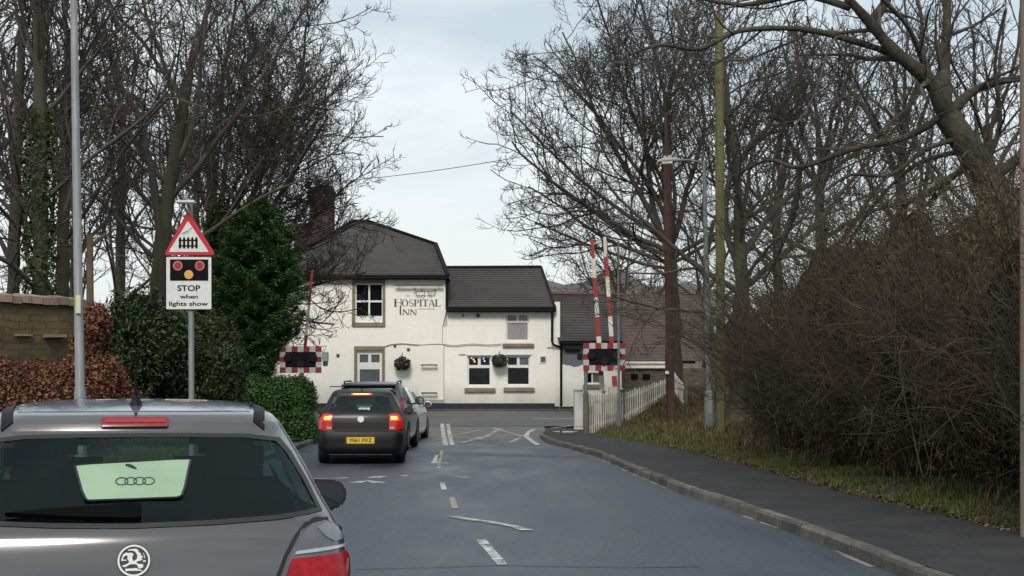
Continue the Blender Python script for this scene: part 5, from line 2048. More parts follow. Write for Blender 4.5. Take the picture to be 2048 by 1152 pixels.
g.trunk.build('trunk', oakM, oak)
iv = Wood()
for i in range(46):
    a0 = g.r.uniform(0, 6.283)
    k0 = int(g.r.integers(0, 8))
    n_ = int(g.r.integers(7, 13))
    pts = []
    for k in range(n_):
        j = min(len(tr) - 1, k0 + k)
        rr_ = .36 - .16 * j / (len(tr) - 1) + .02 + .05 * g.r.random()
        a = a0 + .25 * math.sin(k * .8 + i)
        pts.append(tr[j] + np.array([math.cos(a) * rr_, math.sin(a) * rr_, .3 * math.cos(a) * rr_]) + g.r.normal(size=3) * .02)
    iv.add(pts, np.linspace(.016, .006, n_), 4)
iv.build('ivy_stems', twigM, oak)
g.crown.build('crown', twigM, oak)
# trees behind the thicket, each its own
def std(n, el0, el1, ln, rr, seed, f0=.45):
    r = random.Random(seed)
    out = []
    for i in range(n):
        f = f0 + (1 - f0) * i / n
        out.append((f, i * 137.5 + r.uniform(-25, 25), r.uniform(el0, el1) + 18 * (i / n), ln * r.uniform(.8, 1.15) * (1.1 - .35 * i / n), rr * (1.1 - .5 * i / n)))
    return out
light = spec(dens=(1.2, 1.3, 1.9, 2.8), tip=(.06, .028, .016, .011, .0085), sub=2)
for i, (px, Y, hh, rt, lab) in enumerate(((1640, 52, 8.5, .24, 'bare tree behind the thicket right of the dark stout tree'), (1800, 50, 9.5, .26, 'bare tree behind the thicket beneath the long oak limb'), (1975, 47, 9.0, .25, 'bare tree behind the thicket next to the oak trunk'),
                                       (1560, 66, 9.5, .26, 'farther bare tree glimpsed beside the green wooden pole'), (1240, 92, 8.0, .2, 'far bare tree behind the tiled house roof'), (1420, 78, 9.5, .24, 'far bare tree behind the slim lamp column'))):
    x = (px - CX) / F * Y
    bare_tree((x, Y, bank(x, Y)), lab, 200 + i, [(0, 0, -.2), (random.uniform(-.2, .2), 0, hh * .4), (random.uniform(-.4, .4), 0, hh * .8), (random.uniform(-.4, .4), 0, hh)], rt, std(12, 25, 60, 6.0, .12, 300 + i, .35), light)
# left of the road
X0 = (425 - CX) / F * 50
bare_tree((X0, 50, gz(50)), 'wide bare tree behind the conifer whose crown spreads over the pub roof', 104, [(0, 0, -.2), (.1, 0, 2.5), (.1, 0, 4.5), (.0, 0, 6.5), (-.1, 0, 9.5)], .33,
          fan((.5, 88, 30, 5.6, .12), (.55, 80, 48, 6.8, .14), (.6, 95, 60, 7.6, .14), (.48, 98, 14, 5.0, .10), (.45, 80, 2, 4.6, .08), (.7, 75, 70, 7.2, .13), (.62, 60, 40, 6.4, .11), (.62, 120, 42, 6.4, .11), (.6, -85, 48, 6.5, .13), (.5, -90, 25, 5.5, .11),
              (.75, -70, 65, 7, .12), (.95, 20, 80, 6.5, .12), (.6, 0, 50, 6, .1), (.65, 180, 55, 6, .1), (.44, 60, -4, 4.2, .07), (.46, 105, -8, 4.0, .07), (.7, 85, 62, 8.6, .13), (.72, 100, 52, 7.8, .12), (.6, 78, 40, 7.0, .11), (.52, 92, 22, 5.8, .09)), spec(dens=(1.35, 1.8, 2.6, 4.0), sub=4))
X0 = (320 - CX) / F * 42
bare_tree((X0, 42, 0.1), 'bare tree with a forked trunk close behind the warning sign', 105, [(0, 0, -.2), (-.05, 0, 3), (0, 0, 5.0), (.35, 0, 7.4), (.8, 0, 10)], .30,
          fan((.55, -60, 72, 8.0, .17), (.65, 90, 50, 6.0, .12), (.7, -90, 55, 6, .11), (.75, 70, 60, 6, .11), (.5, 100, 28, 4.8, .09), (.48, -80, 30, 4.5, .09), (.85, 0, 55, 5, .09), (.85, 180, 55, 5, .09), (.98, 45, 78, 5.5, .1), (.92, -100, 60, 5, .09)), spec(), bark=barkG)
ivy_t = []
for i, (px, Y, lean, hh, rt, ivy, lab) in enumerate(((84, 33, -.1, 11, .21, True, 'slender ivy clad bare tree behind the stone wall'), (118, 37, .25, 10, .2, False, 'mossy bare trunk just right of the ivy clad one'), (18, 36, .3, 10, .18, False, 'thin bare tree above the left end of the stone wall'),
                                                  (-70, 40, .2, 10, .25, False, 'bare tree just out beyond the stone wall'),
                                                  (385, 58, .2, 10, .24, False, 'farther bare tree behind the sign light'), (150, 58, 0, 10, .24, False, 'farther bare tree behind the tall lamp column'), (235, 52, .2, 11, .22, False, 'farther bare tree left of the forked trunk'), (330, 68, .2, 12, .26, False, 'farthest bare tree behind the forked trunk'))):
    x = (px - CX) / F * Y
    lm_ = std(13, 42, 70, 4.4, .07, 400 + i, .30)
    tt = bare_tree((x, Y, .1), lab, 500 + i, [(0, 0, -.2), (lean * .3, 0, hh * .35), (lean * .6, 0, hh * .7), (lean, 0, hh)], rt, lm_, spec(dens=(1.2, 1.6, 2.3, 3.4), sub=3) if Y < 50 else light, bark=barkG)
    if ivy:
        n = 5200
        zz = rng.random(n) ** 1.25 * 7.2 + .3
        aa = rng.uniform(0, 6.283, n)
        rr = rt + .03 + rng.random(n) * (.20 - .014 * zz)
        nn = np.stack([np.cos(aa), np.sin(aa), np.full(n, .2)], 1)
        c = np.stack([x + lean * zz / hh + rr * np.cos(aa), Y + rr * np.sin(aa), zz], 1)
        leaf_quads('ivy', c, nn, .03, .065, ivyM, tt)
# broken stump standing by the wall
p = at(185, 470, 34)
t = thing('dead_tree', (p[0], 34, .1), 'pale broken dead trunk with a stub of a branch near the wall end', 'dead tree')
MB().tube([(p[0], 34, 0), (p[0] - .05, 34, 2.5), (p[0] - .06, 34, p[2])], [.11, .09, .075], 8).tube([(p[0] - .05, 34, p[2] - .25), (p[0] + .3, 34, p[2] + .02)], [.06, .04], 6).build('trunk', mat('dead_wood', (.15, .115, .07), c2=(.09, .07, .045), rough=.9), t, smooth=50)
# ------------------------------------------------------------------ cars
tyreM = mat('tyre_rubber', (.014, .014, .015), rough=.85)
rimM = mat('alloy_rim', (.35, .35, .36), rough=.35, metal=.7)
clothM = mat('seat_cloth', (.020, .021, .024), c2=(.012, .013, .015), scale=8, rough=.9)
innerM = mat('cabin_trim', (.060, .066, .068), c2=(.045, .05, .052), scale=5, rough=.85)
glassT = glassmat('tinted_glass', (.72, .84, .82), .42)
glassC = glassmat('clear_glass', (.74, .80, .78))
sealM = mat('window_seal', (.010, .010, .011), rough=.5)
chrome = mat('chrome', (.62, .62, .62), rough=.18, metal=1)


def loft_levels(levels, n=46):
    L = np.array(levels, float)
    z = L[:, 0]
    zz = np.unique(np.concatenate([np.linspace(z[0], z[-1], n), z]))
    out = [zz]
    for c in range(1, L.shape[1]):
        m = np.gradient(L[:, c], z)
        # monotone-ish cubic
        d = np.diff(L[:, c]) / np.diff(z)
        for i in range(1, len(z) - 1):
            if d[i - 1] * d[i] <= 0:
                m[i] = 0
            else:
                m[i] = 2 * d[i - 1] * d[i] / (d[i - 1] + d[i])
        m[0], m[-1] = d[0], d[-1]
        i = np.clip(np.searchsorted(z, zz, side='right') - 1, 0, len(z) - 2)
        h = z[i + 1] - z[i]
        t = (zz - z[i]) / h
        out.append((2 * t ** 3 - 3 * t ** 2 + 1) * L[i, c] + (t ** 3 - 2 * t ** 2 + t) * h * m[i] + (-2 * t ** 3 + 3 * t ** 2) * L[i + 1, c] + (t ** 3 - t ** 2) * h * m[i + 1])
    return np.stack(out, 1)


def shell(levels, bow_r=.07, bow_f=.16, taper=(.05, .08), inset=0.0):
    """closed car shell. level: z, half width, rear y, front y, rear corner, front corner"""
    LV = loft_levels(levels)
    rings = []
    for z, w, yr, yf, rc, rf in LV:
        w = max(.02, w - inset); yr = yr + inset; yf = yf - inset
        rc = min(rc, w * .8, (yf - yr) * .4); rf = min(rf, w * .8, (yf - yr) * .4)
        half = []
        for i in range(9):
            x = (w - rc) * i / 8
            half.append((x, yr + bow_r * (x / max(w, .1)) ** 2))
        yb = half[-1][1]
        for i in range(1, 8):
            t = math.pi / 2 * i / 7
            half.append((w - rc + rc * math.sin(t), yb + rc * 1.0 * (1 - math.cos(t))))
        y0 = half[-1][1]
        ye = yf - bow_f * ((w - rf) / max(w, .1)) ** 2 - rf
        for i in range(1, 14):
            half.append((w, y0 + (ye - y0) * i / 14))
        for i in range(0, 7):
            t = math.pi / 2 * i / 6
            half.append((w - rf + rf * math.cos(t), ye + rf * math.sin(t)))
        for i in range(1, 9):
            x = (w - rf) * (1 - i / 8)
            half.append((x, yf - bow_f * (x / max(w, .1)) ** 2))
        ym, hl = (yr + yf) / 2, max(.2, (yf - yr) / 2)
        pts = []
        for x, y in half:
            s = (y - ym) / hl
            k = 1 - (taper[0] * s * s if s < 0 else taper[1] * s * s)
            pts.append((x * k, y, z))
        ring = pts + [(-x, y, z) for x, y, z in pts[-2:0:-1]]
        rings.append(ring)
    k = len(rings[0])
    mb = MB()
    for r in rings:
        mb.v += r
    for j in range(len(rings) - 1):
        for i in range(k):
            a, b = j * k + i, j * k + (i + 1) % k
            mb.f.append((a, b, b + k, a + k))
    for j, rev in ((0, True), (len(rings) - 1, False)):
        r = rings[j]
        n0 = len(mb.v)
        cx = sum(p[1] for p in r) / k
        mb.v.append((0, cx, r[0][2] + (.0 if rev else .004)))
        for i in range(k):
            a, b = j * k + i, j * k + (i + 1) % k
            mb.f.append((b, a, n0) if rev else (a, b, n0))
    return mb


def mb_mesh(mb):
    me = bpy.data.meshes.new('tmp')
    me.from_pydata(mb.v, [], mb.f)
    bm = bmesh.new(); bm.from_mesh(me)
    bmesh.ops.recalc_face_normals(bm, faces=bm.faces)
    bm.to_mesh(me)
    return me, bm


def cut(mb_body, cutters, name, m, parent):
    me, bm = mb_mesh(mb_body)
    bm.free()
    o = bpy.data.objects.new(name, me)
    col.objects.link(o)
    tmp = []
    for c in cutters:
        cm, b2 = mb_mesh(c); b2.free()
        co = bpy.data.objects.new('cutter', cm)
        col.objects.link(co)
        md = o.modifiers.new('cut', 'BOOLEAN')
        md.operation = 'DIFFERENCE'
        md.object = co
        md.solver = 'EXACT'
        tmp.append(co)
    dg = bpy.context.evaluated_depsgraph_get()
    res = bpy.data.meshes.new_from_object(o.evaluated_get(dg))
    bpy.data.objects.remove(o)
    for t in tmp:
        bpy.data.objects.remove(t)
    res.materials.clear()
    res.materials.append(m)
    res.name = name
    res.shade_smooth()
    res.set_sharp_from_angle(angle=R(38))
    return link_mesh(name, res, parent, local=True)


def subdiv(poly, step):
    out = []
    for i in range(len(poly)):
        a, b = Vector(poly[i]), Vector(poly[(i + 1) % len(poly)])
        n = max(1, int((b - a).length / step))
        for k in range(n):
            out.append(a.lerp(b, k / n))
    return out


def inside(p, poly):
    c = False
    j = len(poly) - 1
    for i in range(len(poly)):
        if (poly[i][1] > p[1]) != (poly[j][1] > p[1]) and p[0] < (poly[j][0] - poly[i][0]) * (p[1] - poly[i][1]) / (poly[j][1] - poly[i][1]) + poly[i][0]:
            c = not c
        j = i
    return c


def patch(bvh, poly, axis, off, thick, name, m, parent, step=.06, smooth=35, holes=None):
    """piece of trim lying on the shell: 2D outline thrown onto it along an axis ('rear','front','left','right','top')"""
    step0 = step
    B = subdiv(poly, step)
    pts = [Vector((p[0], p[1])) for p in B]
    edges = [(i, (i + 1) % len(B)) for i in range(len(B))]
    x0, x1 = min(p[0] for p in poly), max(p[0] for p in poly)
    y0, y1 = min(p[1] for p in poly), max(p[1] for p in poly)
    gx = x0 + step / 2
    small = [(p[0], p[1]) for p in poly]
    while gx < x1:
        gy_ = y0 + step / 2
        while gy_ < y1:
            if inside((gx, gy_), small):
                d = min((Vector((gx, gy_)) - q).length for q in pts[:len(B)])
                if d > step * .45:
                    pts.append(Vector((gx, gy_)))
            gy_ += step
        gx += step
    v2, _, tris, *_r = delaunay_2d_cdt(pts, edges, [], 1, 1e-5)
    tris = [t for t in tris if inside(((v2[t[0]][0] + v2[t[1]][0] + v2[t[2]][0]) / 3, (v2[t[0]][1] + v2[t[1]][1] + v2[t[2]][1]) / 3), small)]
    V, Nn = [], []
    for p in v2:
        if axis == 'rear':
            o, d = Vector((p[0], -5, p[1])), Vector((0, 1, 0))
        elif axis == 'front':
            o, d = Vector((p[0], 9, p[1])), Vector((0, -1, 0))
        elif axis == 'right':
            o, d = Vector((5, p[0], p[1])), Vector((-1, 0, 0))
        elif axis == 'left':
            o, d = Vector((-5, p[0], p[1])), Vector((1, 0, 0))
        else:
            o, d = Vector((p[0], p[1], 5)), Vector((0, 0, -1))
        h, nrm, *_ = bvh.ray_cast(o, d)
        if h is None:
            h, nrm, *_ = bvh.find_nearest(o + d * 5)
        if nrm.dot(d) > 0:
            nrm = -nrm
        V.append(h); Nn.append(nrm)
    n = len(V)
    outer = [V[i] + Nn[i] * (off + thick) for i in range(n)]
    inner = [V[i] + Nn[i] * off for i in range(n)]
    mb = MB()
    # boundary edges
    cnt = {}
    for t in tris:
        for a, b in ((t[0], t[1]), (t[1], t[2]), (t[2], t[0])):
            cnt[(a, b)] = cnt.get((a, b), 0) + 1
    fs = [tuple(t) for t in tris] + [tuple(i + n for i in t[::-1]) for t in tris]
    for (a, b) in cnt:
        if (b, a) not in cnt:
            fs.append((a, a + n, b + n, b))
    mb.add(outer + inner, fs)
    return mb.build(name, m, parent, smooth=smooth, local=True)


def polyline_band(pts, w):
    """2D band polygon around a polyline"""
    L, Rr = [], []
    P = [Vector(p) for p in pts]
    for i, p in enumerate(P):
        d = (P[min(i + 1, len(P) - 1)] - P[max(0, i - 1)]).normalized()
        n = Vector((-d.y, d.x))
        L.append(tuple(p + n * w / 2)); Rr.append(tuple(p - n * w / 2))
    return L + Rr[::-1]


def mir(poly):
    return [(-x, y) for x, y in poly[::-1]]


def ext(poly, axis, a, b):
    m = MB()
    if axis == 'y':
        m.prism(poly, lambda u, v, t: (u, a + t, v), b - a)
    else:
        m.prism(poly, lambda u, v, t: (a + t, u, v), b - a)
    return m


def seat(t, x, y, z, w, name='seat', h=.62, hr=True):
    s = MB()
    s.obox((x, y, z + h / 2), (w, .15, h), Matrix.Rotation(R(-12), 3, 'X'))
    o = s.build(name, clothM, t, bevel=.05, smooth=50, local=True)
    if hr:
        MB().obox((x, y - .10, z + h + .10), (.25, .10, .17), Matrix.Rotation(R(-8), 3, 'X')).build('headrest', clothM, o, bevel=.045, smooth=50, local=True)
    return o


def wheel(t, x, y, r, side):
    w = .205
    pts = []
    mb = MB()
    prof = [(-w / 2, r * .62), (-w / 2, r * .9), (-w / 2 + .03, r * .985), (-w / 4, r), (w / 4, r), (w / 2 - .03, r * .985), (w / 2, r * .9), (w / 2, r * .62)]
    n = 28
    for i in range(n):
        a = 2 * math.pi * i / n
        for u, rr in prof:
            mb.v.append((x + u, y + rr * math.cos(a), r + rr * math.sin(a)))
    k = len(prof)
    for i in range(n):
        for j in range(k):
            a, b = i * k + j, i * k + (j + 1) % k
            c, d = ((i + 1) % n) * k + (j + 1) % k, ((i + 1) % n) * k + j
            mb.f.append((a, b, c, d))
    wo_ = MB().tube([(x - .03, y, r), (x + .03, y, r)], r * .2, 12).build('wheel', rimM, t, local=True, smooth=40)
    mb.build('tyre', tyreM, wo_, smooth=40, local=True)
    rm = MB()
    xo = x + side * (w / 2 - .03)
    for i in range(10):
        a = 2 * math.pi * i / 10
        rm.bar((xo, y + r * .16 * math.cos(a), r + r * .16 * math.sin(a)), (xo, y + r * .60 * math.cos(a), r + r * .60 * math.sin(a)), .02, .055, up=(1, 0, 0))
    rm.tube([(xo - .03, y, r), (xo + .01, y, r)], r * .2, 12)
    for i in range(24):
        a0, a1 = 2 * math.pi * i / 24, 2 * math.pi * (i + 1) / 24
        rm.bar((xo, y + r * .61 * math.cos(a0), r + r * .61 * math.sin(a0)), (xo, y + r * .61 * math.cos(a1), r + r * .61 * math.sin(a1)), .05, .03, up=(1, 0, 0))
    rm.build('rim', rimM, wo_, local=True)
    MB().tube([(x - side * .02, y, r), (x + side * .0, y, r)], r * .6, 20).build('hub', blackM, wo_, local=True)


def mirror(t, x, y, z, s, m, size=(.20, .10, .15), boxy=False):
    if boxy:
        w, h = size[0], size[2]
        pl = [(0, -.30), (.02, .25), (.16, .50), (.75, .46), (.95, .25), (1.0, -.10), (.86, -.42), (.62, -.50), (.55, -.62), (.15, -.45)]
        o = MB().prism([(x + s * u * w, z + v * h) for u, v in pl], lambda u, v, d: (u, y - .05 + d, v), .13).build('wing_mirror', m, t, bevel=.018, smooth=50, local=True)
        g = MB().prism([(x + s * (.08 + .84 * u) * w, z + v * h * .74) for u, v in pl[1:7]], lambda u, v, d: (u, y - .056 + d, v), .004)
        g.build('mirror_glass', mat('mirror_glass_dark', (.05, .055, .06), rough=.08, metal=.4), o, local=True)
        MB().bar((x - s * .09, y + .02, z - h * .3), (x + s * .05, y + .02, z - h * .25), .05, .04).build('mirror_stalk', blackM, o, local=True)
        return o
    h = MB()
    cx = x + s * size[0] / 2
    lumpy(h, (cx, y, z), size[0] / 2, size[1], size[2] / 2, 0, nu=18, nv=10)
    h.v = [(vx, y + (vy - y) * (1 if vy > y else .45), z + (vz - z) * (1.12 - .25 * abs(vx - cx) / size[0])) for vx, vy, vz in h.v]
    o = h.build('wing_mirror', m, t, smooth=60, local=True)
    g = MB()
    e = [(cx + size[0] * .40 * math.copysign(abs(math.cos(a)) ** .6, math.cos(a)), y - size[1] * .46, z + size[2] * .38 * math.copysign(abs(math.sin(a)) ** .6, math.sin(a))) for a in np.linspace(0, 2 * math.pi, 22)[:-1]]
    g.add(e, [tuple(range(len(e)))])
    g.build('mirror_glass', mat('mirror_glass', (.08, .09, .10), rough=.08, metal=.6), o, local=True)
    MB().bar((x - s * .06, y + .03, z - size[2] * .4), (cx, y + .02, z - size[2] * .3), .05, .04).build('mirror_stalk', blackM, o, local=True)
    return o


def car(name, loc, rz, lab, levels, paint, rear_win, side_win, front_win, wheels=(.80, 3.42), wr=.315, interior=True, bow_r=.07, bow_f=.18, taper=(.05, .09), inset=.06, cab_z=(.62, 1.42), glass=None, group=None, cat='car', tr=None):
    t = thing(name, loc, lab, cat, group, rz)
    OFF[t] = Vector((0, 0, 0))
    sh = shell(levels, bow_r, bow_f, taper)
    me, bm = mb_mesh(sh)
    bvh = BVHTree.FromBMesh(bm)
    bm.free()
    w0 = max(l[1] for l in levels)
    cutters = []
    # cabin hollow
    inner = []
    for l in loft_levels(levels, 30):
        if cab_z[0] <= l[0] <= cab_z[1]:
            inner.append((l[0], l[1] - inset, l[2] + inset * 1.2, min(l[3] - inset * 1.2, 3.15), max(.05, l[4] - .03), max(.05, l[5] - .03)))
    cutters.append(shell(inner, bow_r, bow_f * .5, taper))
    cutters.append(ext(rear_win, 'y', -1.0, 1.5))
    cutters.append(ext(front_win, 'y', 1.9, 5.0))
    for sw in side_win:
        cutters.append(ext(sw, 'x', -2, 2))
    for wy in wheels:
        for s in (-1, 1):
            c = MB().tube([(s * (w0 - .26), wy, wr), (s * (w0 + .3), wy, wr)], wr + .055, 24)
            cutters.append(c)
    body = cut(sh, cutters, 'body', paint, t)
    gl = glass or glassT
    g = patch(bvh, rear_win, 'rear', -.004, .004, 'rear_window', gl, t, .05)
    for sw in side_win:
        patch(bvh, sw, 'right', -.004, .004, 'side_window', gl, t, .09)
        patch(bvh, sw, 'left', -.004, .004, 'side_window', gl, t, .09)
    patch(bvh, front_win, 'front', -.004, .004, 'windscreen', glassC, t, .09)
    for wy in wheels:
        for s in (-1, 1):
            wheel(t, s * (w0 - .12), wy, wr, s)
    if interior:
        z0 = cab_z[0]
        MB().box((-w0 + .12, .5, z0 - .015), (w0 - .12, 3.1, z0 + .02)).build('cabin_floor', innerM, t, local=True)
        for x in (-.42, .42):
            seat(t, x, 1.10, z0, .50, 'rear_seat', .50)
        seat(t, 0, 1.12, z0, .30, 'rear_seat', .46, hr=False)
        for x in (-.36, .36):
            seat(t, x, 1.85, z0, .48, 'front_seat', .56)
        MB().obox((0, 2.85, z0 + .22), (2 * w0 - .30, .35, .36)).build('dashboard', innerM, t, bevel=.06, smooth=50, local=True)
    return t, bvh, body, g


def flat_on(bvh, cx, cz, off=.004, axis='rear'):
    """frame for a small flat badge lying on the tail: returns matrix with local x=right, y=up, z=outwards"""
    h, n, *_ = bvh.ray_cast(Vector((cx, -5, cz)), Vector((0, 1, 0)))
    if n.y > 0:
        n = -n
    x = Vector((1, 0, 0))
    x = (x - n * x.dot(n)).normalized()
    y = n.cross(x)
    M = Matrix((x, y, n)).transposed().to_4x4()
    M.translation = h + n * off
    return M


def badge_poly(mb, M, poly, t0, t1):
    mb.prism(poly, lambda u, v, t: tuple(M @ Vector((u, v, t0 + t))), t1 - t0)


def ring_poly(mb, M, cx, cy, r0, r1, t0, t1, n=40):
    for i in range(n):
        a0, a1 = 2 * math.pi * i / n, 2 * math.pi * (i + 1) / n
        badge_poly(mb, M, [(cx + r0 * math.cos(a0), cy + r0 * math.sin(a0)), (cx + r1 * math.cos(a0), cy + r1 * math.sin(a0)), (cx + r1 * math.cos(a1), cy + r1 * math.sin(a1)), (cx + r0 * math.cos(a1), cy + r0 * math.sin(a1))], t0, t1)


# ---- near hatchback -----------------------------------------------------------
paintA = mat('grey_metallic_paint', (.125, .118, .120), c2=(.105, .099, .100), scale=1.4, rough=.17, metal=.85, coat=1.0, bump=.0)
LA = [(.17, .74, .24, 3.95, .25, .4), (.26, .83, .09, 4.12, .26, .42), (.42, .868, .01, 4.20, .26, .45), (.56, .877, .0, 4.22, .26, .48), (.655, .877, .025, 4.20, .24, .5), (.70, .876, .085, 4.12, .21, .5), (.80, .873, .105, 3.98, .20, .5),
      (.90, .863, .125, 3.62, .20, .55), (.98, .845, .150, 3.22, .20, .5), (1.04, .815, .195, 3.02, .20, .45), (1.10, .782, .275, 2.88, .20, .4), (1.20, .735, .415, 2.64, .19, .4), (1.30, .685, .555, 2.38, .18, .35), (1.375, .642, .655, 2.16, .17, .35),
      (1.41, .618, .672, 2.02, .15, .35), (1.445, .585, .73, 1.90, .16, .35), (1.475, .52, .90, 1.78, .18, .3), (1.49, .44, 1.05, 1.66, .18, .25), (1.50, .28, 1.2, 1.5, .12, .12)]
rw = [(-.735, 1.062), (-.55, 1.040), (-.3, 1.028), (0, 1.022), (.3, 1.028), (.55, 1.040), (.735, 1.062), (.69, 1.18), (.635, 1.29), (.592, 1.345), (.45, 1.362), (.2, 1.368), (-.2, 1.368), (-.45, 1.362), (-.592, 1.345), (-.635, 1.29), (-.69, 1.18)]
fw = [(-.72, 1.04), (.72, 1.04), (.56, 1.39), (-.56, 1.39)]
swA = [[(.98, 1.04), (1.72, 1.01), (1.72, 1.38), (1.12, 1.36), (1.0, 1.24)], [(1.80, 1.01), (2.72, 1.01), (2.25, 1.32), (2.05, 1.38), (1.80, 1.385)]]
AX, AY = -1.40, 5.64
t, bvh, body, gw = car('hatchback_car', (AX, AY, 0), R(13.0), 'grey metallic hatchback nearest the camera with a pale card in its rear window', LA, paintA, rw, swA, fw, bow_r=.075, cab_z=(.66, 1.43))
carA = t
# black edge of the rear glass and its seal
def ringband(bvh, outer, inner_k, name, m, parent, off, th):
    c = (sum(p[0] for p in outer) / len(outer), sum(p[1] for p in outer) / len(outer))
    for i in range(len(outer)):
        a, b = outer[i], outer[(i + 1) % len(outer)]
        s = lambda p: (c[0] + (p[0] - c[0]) * inner_k[0], c[1] + (p[1] - c[1]) * inner_k[1])
    return None
def frit(bvh, outer, dx, dz, name, m, parent):
    """printed black border of the glass: strips just inside the outline"""
    mb_pts = []
    cx = sum(p[0] for p in outer) / len(outer); cz = sum(p[1] for p in outer) / len(outer)
    hx = max(p[0] for p in outer) - cx; hz = max(p[1] for p in outer) - cz
    o = subdiv(outer, .05)
    V, fs = [], []
    n = len(o)
    def hit(p, off):
        h, nn, *_ = bvh.ray_cast(Vector((p[0], -5, p[1])), Vector((0, 1, 0)))
        if nn.y > 0:
            nn = -nn
        return h + nn * off
    outs = [hit(p, .0035) for p in o]
    ins = [hit((cx + (p[0] - cx) * (1 - dx / hx), cz + (p[1] - cz) * (1 - dz / hz)), .0035) for p in o]
    m_ = MB().add(outs + ins, [(i, (i + 1) % n, n + (i + 1) % n, n + i) for i in range(n)])
    return m_.build(name, m, parent, local=True, smooth=40)
frit(bvh, rw, .022, .016, 'glass_border', sealM, gw)
# dark band at the foot of the window
lowband = [(-.72, 1.066), (-.45, 1.044), (0, 1.030), (.45, 1.044), (.72, 1.066), (.70, 1.10), (.4, 1.082), (0, 1.074), (-.4, 1.082), (-.70, 1.10)]
# wiper
wz = lambda x: 1.045
patch(bvh, [(-.47, 1.066), (-.20, 1.052), (.018, 1.045), (.03, 1.052), (.03, 1.094), (-.02, 1.098), (-.12, 1.088), (-.30, 1.080)], 'rear', .004, .022, 'rear_wiper', mat('wiper_black', (.004, .004, .005), rough=.9, spec=.05), t, .05)
# pale card with four linked rings hanging inside the glass
cardM = mat('pale_green_card', (.25, .36, .245), c2=(.21, .31, .205), scale=3, rough=.55)
def gl_pt(x, z, off):
    h, n, *_ = bvh.ray_cast(Vector((x, -5, z)), Vector((0, 1, 0)))
    if n.y > 0:
        n = -n
    return h + n * off
card = [(-.228, 1.243), (.222, 1.262), (.212, 1.225), (.196, 1.160), (.184, 1.130), (.165, 1.124), (-.170, 1.118), (-.180, 1.124), (-.195, 1.150)]
co = patch(bvh, card, 'rear', .006, .003, 'window_card', cardM, t, .05)
ce = MB()
for i in range(len(card)):
    a, b = card[i], card[(i + 1) % len(card)]
    ce.bar(gl_pt(a[0], a[1], .0075), gl_pt(b[0], b[1], .0075), .009, .006)
ce.build('card_edge', sealM, co, local=True)
rg = MB()
M = flat_on(bvh, .005, 1.182, .0095)
for i in range(4):
    ring_poly(rg, M, -.051 + i * .034, 0, .0205, .0245, 0, .002, 30)
rg.build('ring_emblem', mat('emblem_grey', (.03, .035, .035), rough=.4), co, local=True)
hk = MB()
M = flat_on(bvh, -.01, 1.236, .0095)
badge_poly(hk, M, [(-.022, .014), (-.008, .012), (.006, .004), (.020, -.016), (.010, -.015), (-.012, -.002), (-.024, .008)], 0, .004)
hk.build('card_clip', sealM, co, local=True)
# interior mirror, small hanging things seen through the glass
MB().obox((.04, 2.35, 1.33), (.22, .03, .07)).build('interior_mirror', mat('mirror_grey', (.10, .12, .11), rough=.3), t, bevel=.012, local=True)
# spoiler lamp
bl = patch(bvh, [(-.135, 1.398), (-.128, 1.393), (.128, 1.393), (.135, 1.398), (.135, 1.420), (.125, 1.425), (-.125, 1.425), (-.135, 1.420)], 'rear', .002, .012, 'brake_light', mat('dark_red_lens', (.20, .010, .012), c2=(.13, .006, .008), rough=.25, coat=.5, scale=30), t, .03)
patch(bvh, [(-.12, 1.408), (.12, 1.408), (.12, 1.415), (-.12, 1.415)], 'rear', .0145, .002, 'lens_strip', mat('red_lens', (.36, .02, .02), rough=.2), bl, .03)
# aerial
ab = MB()
ah = bvh.ray_cast(Vector((0, .93, 5)), Vector((0, 0, -1)))[0]
ab.tube([ah + Vector((0, 0, -.01)), ah + Vector((0, .0, .02)), ah + Vector((0, -.01, .05))], [.034, .022, .010], 12)
ao = ab.build('aerial', blackM, t, local=True, smooth=50)
MB().tube([ah + Vector((0, -.01, .045)), ah + Vector((0, -.10, .17))], [.007, .004], 8).build('aerial_rod', blackM, ao, local=True)
# roof mouldings
for s in (-1, 1):
    poly = polyline_band([(s * .505, .72), (s * .52, .9), (s * .53, 1.2), (s * .525, 1.7)], .045)
    patch(bvh, poly, 'top', .001, .006, 'roof_moulding', blackM, t, .06)
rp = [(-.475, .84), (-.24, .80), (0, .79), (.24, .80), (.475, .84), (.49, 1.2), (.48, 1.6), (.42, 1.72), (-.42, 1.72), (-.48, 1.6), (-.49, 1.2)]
patch(bvh, rp, 'top', .0005, .003, 'roof_sky_sheen', mat('sky_sheen_blue', (.36, .41, .50), c2=(.31, .36, .44), scale=2, rough=.22, metal=.7, coat=1.0), t, .07)  # sky reflection put into the colour: pale blue sheet over the roof paint
# shut line between roof spoiler and tailgate, tailgate edges
lineM = mat('shut_line', (.008, .008, .009), rough=.8)
tl = []
for s in (-1, 1):
    pts = [(s * .662, 1.02), (s * .640, 1.0), (s * .60, .955), (s * .555, .89), (s * .52, .82), (s * .505, .74), (s * .50, .70)]
    tl.append(polyline_band([(s * .755, 1.030), (s * .70, 1.036), (s * .655, 1.018), (s * .615, .975), (s * .575, .905), (s * .545, .83), (s * .53, .755)], .016))
for p in tl:
    patch(bvh, p, 'rear', .0005, .002, 'tailgate_gap', lineM, t, .03)
